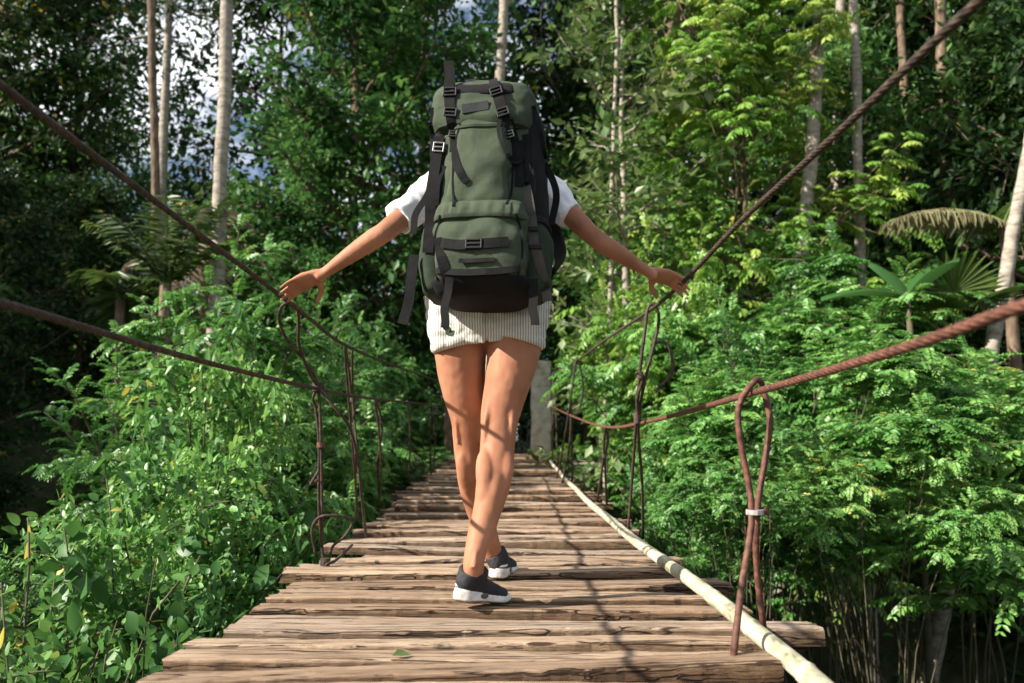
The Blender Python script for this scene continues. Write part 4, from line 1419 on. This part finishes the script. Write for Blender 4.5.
# ------------------------------------------------------------------ the backpack
PK = V3(-.092, 2.455, .952)
pack = empty("backpack", PK, "big olive green trekking backpack with black straps and rolled lid, worn by the hiker", "backpack", rz=math.radians(-17))
pack.rotation_euler = (math.radians(-5), math.radians(1.0), math.radians(-7))


def bag(name, mat, prof, ex=3.0, n=72, k=44, wr=.009, fr=13.0, seed=0.0, parent=None, extra=None):
    """prof rows: z, half width, y of the front, y of the back, x of the middle"""
    A = spline(prof, k)
    a = np.linspace(0, 2 * np.pi, n, endpoint=False)
    rows = []
    for z, hw, yf, yb, cx in A:
        c, s = np.cos(a), np.sin(a)
        x = cx + np.sign(c) * np.abs(c) ** (2 / ex) * hw
        y = (yf + yb) / 2 + np.sign(s) * np.abs(s) ** (2 / ex) * (yb - yf) / 2
        ring = np.stack([x, y, np.full(n, z)], 1)
        cen = V3(cx, (yf + yb) / 2, z)
        for j in range(n):
            p = ring[j]
            d = wr * (mnoise.noise((p[0] * fr + seed, p[1] * fr, p[2] * fr * .8)) + .55 * mnoise.noise((p[0] * fr * 2.4 + seed, p[1] * fr * 2.4, p[2] * fr * 2.6)))
            # hanging creases
            d += wr * .5 * (1 - abs(mnoise.noise((p[0] * 7 + p[2] * 9 + seed, p[1] * 5, p[2] * 5 - p[0] * 6))) * 2)
            if extra: d += extra(p)
            ring[j] = p + (p - cen) / max(np.linalg.norm(p - cen), 1e-6) * d
        rows.append(ring)
    mb = MB()
    loft(mb, rows)
    # the rings run counter-clockwise seen from above with z rising: outward faces
    return mb.build(name, M[mat], parent or pack, True)


main = bag("main_bag", "pack_green", [(.0, .125, -.10, .10, 0), (.03, .145, -.125, .115, 0), (.15, .155, -.135, .12, 0), (.30, .156, -.135, .12, 0), (.45, .158, -.13, .115, 0), (.56, .158, -.12, .11, 0), (.62, .14, -.11, .10, 0)], 3.4, seed=1)
lid = bag("lid", "pack_green", [(.525, .160, -.155, .115, -.012), (.55, .167, -.162, .118, -.014), (.61, .168, -.156, .118, -.018), (.655, .166, -.146, .115, -.020), (.686, .154, -.120, .105, -.022), (.700, .120, -.085, .085, -.024)], 3.2, wr=.009, seed=9)
zp = bag("lid_panel", "pack_black", [(.622, .100, -.153, -.115, -.015), (.634, .106, -.155, -.11, -.015), (.655, .104, -.149, -.10, -.015), (.668, .096, -.138, -.10, -.015)], 3.5, n=40, k=12, wr=.003, seed=4, parent=lid)
fp = bag("front_pocket", "pack_green", [(.235, .085, -.155, -.09, -.012), (.27, .092, -.178, -.09, -.012), (.36, .094, -.182, -.09, -.010), (.47, .090, -.172, -.09, -.006), (.55, .084, -.155, -.09, -.004), (.572, .078, -.145, -.09, -.004)], 2.8, wr=.011, fr=10, seed=17, extra=lambda p: .0045 * math.sin(p[0] * 34 - p[2] * 46 + 5 * mnoise.noise((p[0] * 7, p[2] * 6, 3))) * max(0, mnoise.noise((p[0] * 6, p[2] * 5, 8)) + .35))
lp = bag("lower_pocket", "pack_green", [(.012, .122, -.150, -.06, 0), (.045, .134, -.182, -.06, 0), (.13, .137, -.196, -.06, 0), (.20, .134, -.186, -.06, 0), (.245, .126, -.165, -.06, 0), (.262, .118, -.150, -.06, 0)], 2.7, wr=.012, fr=11, seed=23, extra=lambda p: .005 * math.sin(p[0] * 22 + p[2] * 80 + 5 * mnoise.noise((p[0] * 6, p[2] * 8, 5))) * max(0, mnoise.noise((p[0] * 6, p[2] * 7, 1)) + .4))
fl = bag("pocket_flap", "pack_green", [(.205, .139, -.196, -.08, 0), (.218, .141, -.200, -.08, 0), (.240, .137, -.193, -.08, 0), (.262, .128, -.176, -.08, 0), (.274, .118, -.158, -.08, 0)], 2.7, wr=.003, seed=2, n=140, k=26,
         extra=lambda p: .0035 * math.sin(p[0] * 230 + 3 * mnoise.noise((p[0] * 20, 0, 0))) * max(0, 1 - abs(p[2] - .236) / .035))
bp = bag("bottom_panel", "pack_black", [(-.014, .120, -.12, .10, 0), (0.0, .140, -.150, .118, 0), (.022, .150, -.176, .122, 0), (.036, .151, -.182, .123, 0), (.046, .146, -.176, .12, 0)], 3.0, wr=.006, seed=31)
for sx in (-1, 1):
    bag("side_panel", "pack_black", [(.22, .030, -.09, .10, sx * .148), (.28, .038, -.112, .11, sx * .150), (.42, .038, -.112, .11, sx * .146), (.56, .034, -.10, .105, sx * .142), (.60, .024, -.085, .09, sx * .138)], 2.6, n=48, k=30, wr=.006, seed=40 + sx)
    sp = bag("side_pocket", "pack_green_dark", [(.005, .032, -.07, .08, sx * .146), (.03, .044, -.09, .095, sx * .154), (.12, .047, -.098, .10, sx * .158), (.20, .044, -.095, .10, sx * .158), (.245, .036, -.085, .09, sx * .152)], 2.6, n=48, k=30, wr=.009, seed=50 + sx)
    bag("pocket_hem", "pack_black", [(.222, .045, -.100, .098, sx * .156), (.232, .046, -.097, .10, sx * .156), (.246, .042, -.093, .097, sx * .153)], 2.6, n=48, k=8, wr=.003, seed=60 + sx, parent=sp)
bag("hip_belt", "pack_black", [(.02, .185, .02, .13, 0), (.05, .200, .02, .135, 0), (.10, .195, .03, .135, 0), (.12, .18, .04, .13, 0)], 2.6, wr=.008, seed=71)

# padded shoulder straps over both shoulders
for sx in (-1, 1):
    mb = MB()
    A = spline([V3(sx * .085, .11, .50), V3(sx * .105, .17, .545), V3(sx * .125, .27, .535), V3(sx * .15, .36, .46), V3(sx * .19, .37, .34), V3(sx * .215, .26, .22), V3(sx * .19, .13, .12)], 40)
    tube(mb, A, .030, 12, ell=.010, ref=(sx, .3, 0))
    mb.build("shoulder_strap", M["pack_black"], pack, True)

bpy.context.view_layer.update()
trees_ = []
for ch in list(pack.children_recursive):
    if ch.type == "MESH" and ch.name.split(".")[0] in ("main_bag", "lid", "lid_panel", "front_pocket", "lower_pocket", "pocket_flap", "bottom_panel", "side_panel", "side_pocket"):
        me = ch.data
        trees_.append(BVHTree.FromPolygons([v.co.copy() for v in me.vertices], [tuple(p.vertices) for p in me.polygons]))


def surf(x, z, lift=.004):
    best = None
    for t_ in trees_:
        hit = t_.ray_cast(Vector((x, -.6, z)), Vector((0, 1, 0)))
        if hit[0] is not None and (best is None or hit[0].y < best): best = hit[0].y
    return V3(x, (best if best is not None else -.06) - lift, z)


def PXL(px, py):
    """photo pixel to the pack's own front plane"""
    return (px - 487) * .00305, (308 - py) * .00316


def strap(pts, w, mat="strap", free=False, name="strap", t=.0022, n=30, lift=.005, y0=None):
    mb = MB()
    q = spline([PXL(*p) for p in pts], n)
    P = np.array([surf(a, b, lift) for a, b in q])
    if free: P[:, 1] = y0 if y0 is not None else P[:, 1].min() - .002
    else:
        for _ in range(2): P[1:-1, 1] = np.minimum(P[1:-1, 1], (P[:-2, 1] + P[2:, 1]) / 2)      # webbing is taut: it bridges hollows
    P[:, 1] += .0015 * np.sin(np.linspace(0, 9, n))
    if free:
        ph_ = pts[0][0] * .7
        P[:, 1] += .012 * np.sin(np.linspace(0, 4, n) + ph_) * np.linspace(0, 1, n)
        P[:, 0] += .007 * np.sin(np.linspace(0, 7, n) + ph_) * np.linspace(0, 1, n)
    ribbon(mb, P, w, V3(0, -1, 0), t)
    return mb.build(name, M[mat], pack, False)


def buckle(px, py, w, h, ang=0.0, mat="buckle", name="buckle"):
    x, z = PXL(px, py)
    c = surf(x, z, .009)
    R = np.array(Matrix.Rotation(ang, 3, "Y"))
    mb = MB()
    bw = .0055
    for dx, dz, sx, sz in ((-w / 2 + bw / 2, 0, bw, h), (w / 2 - bw / 2, 0, bw, h), (0, h / 2 - bw / 2, w - 2 * bw, bw), (0, -h / 2 + bw / 2, w - 2 * bw, bw), (0, 0.0, w - 2 * bw, bw)):
        box(mb, c + R @ V3(dx, 0, dz), (sx, .008, sz), R)
    o = mb.build(name, M[mat], pack)
    m = o.modifiers.new("b", "BEVEL")
    m.width = .0018
    m.segments = 2
    return o


strap([(446, 86), (449, 104), (452, 126), (456, 150), (459, 172)], .033)
strap([(459, 166), (462, 186), (468, 199), (474, 207)], .024)
strap([(448, 74), (448.5, 86), (450, 97), (451, 108)], .032, free=True)
strap([(438, 148), (436, 180), (434, 210), (433, 240), (432, 268)], .034)
strap([(491, 88), (497, 104), (505, 128), (513, 152)], .032)
strap([(512, 140), (518, 160), (522, 182), (524, 205)], .030)
strap([(530, 204), (534, 222), (537, 242), (539, 262)], .030, "strap_grey")
strap([(540, 262), (545, 280), (549, 296), (553, 314)], .030, "strap_grey")
strap([(506, 134), (503, 150), (508, 168), (517, 182), (526, 176), (524, 158)], .012, lift=.010)
strap([(432, 120), (430, 145), (432, 165), (436, 182)], .016)
strap([(445, 180), (441, 200), (440, 222)], .014, "strap")
strap([(452, 268), (470, 271), (492, 271), (518, 268)], .030, lift=.006)
strap([(449, 262), (452, 280), (458, 300), (460, 312)], .030)
strap([(460, 300), (459.5, 318), (458, 334), (457, 349)], .024, free=True, y0=-.175)
strap([(540, 298), (541, 314), (542, 330), (541, 343)], .026, free=True, y0=-.13)
strap([(418, 270), (417, 292), (414, 314), (411, 338)], .032, free=True, y0=-.10)
strap([(424, 192), (416, 208), (410, 224), (407, 240)], .022, free=True, y0=-.02)
strap([(545, 168), (553, 184), (558, 206), (556, 232)], .022, free=True, y0=-.03)
strap([(458, 346), (462, 351), (466, 354)], .018, "pack_green_dark", free=True, y0=-.17, n=8)
buckle(451, 108, .044, .030)
buckle(453, 131, .042, .030, .1)
buckle(457, 150, .040, .022, .1)
buckle(439, 160, .038, .034, .1, "buckle_grey")
buckle(499, 110, .040, .028, -.3)
buckle(507, 134, .040, .028, -.3)
buckle(513, 155, .034, .026, -.3)
buckle(537, 246, .038, .014)
buckle(541, 264, .038, .014)
buckle(485, 271, .050, .030)
pt = MB()
q = [surf(*PXL(px, 127 - .10 * (px - 480)), .004) for px in np.linspace(465, 492, 12)]
ribbon(pt, q, .030, V3(0, -1, 0), .004)
pt.build("label_patch", M["patch"], lid)
tg = MB()
q = [surf(*PXL(px, 93 - .15 * (px - 468)), .003) for px in np.linspace(463, 474, 6)]
ribbon(tg, q, .010, V3(0, -1, 0), .003)
tg.build("small_tag", M["patch"], lid)

# zips along the front pocket and a seam over the lower pocket
for pts_, nm_ in (([(462, 232), (459, 200), (459, 165), (463, 142)], "zip"), ([(514, 230), (517, 200), (516, 165), (512, 142)], "zip"), ([(447, 300), (443, 280), (444, 258), (449, 240)], "zip"), ([(526, 300), (530, 280), (529, 258), (524, 240)], "zip")):
    strap(pts_, .006, "strap", lift=.002, name="zip", t=.004)
strap([(437, 142), (460, 146), (490, 147), (528, 142)], .008, "pack_green_dark", lift=.003, name="lid_piping", t=.004)
strap([(446, 292), (470, 296), (500, 296), (528, 292)], .020, "strap")
strap([(470, 285), (485, 286), (505, 285)], .012, "strap")
strap([(527, 150), (530, 175), (531, 200)], .026, "strap")
strap([(534, 118), (541, 140), (546, 165)], .020, "strap")


# ------------------------------------------------------------------ render settings
scene.render.engine = "CYCLES"
scene.cycles.use_denoising = True
scene.cycles.max_bounces = 6
scene.cycles.diffuse_bounces = 2
scene.cycles.glossy_bounces = 2
scene.cycles.transmission_bounces = 3
scene.cycles.sample_clamp_indirect = 4.0
scene.view_settings.view_transform = "Standard"
scene.view_settings.look = "None"
scene.view_settings.gamma = 1
scene.view_settings.exposure = 1.25
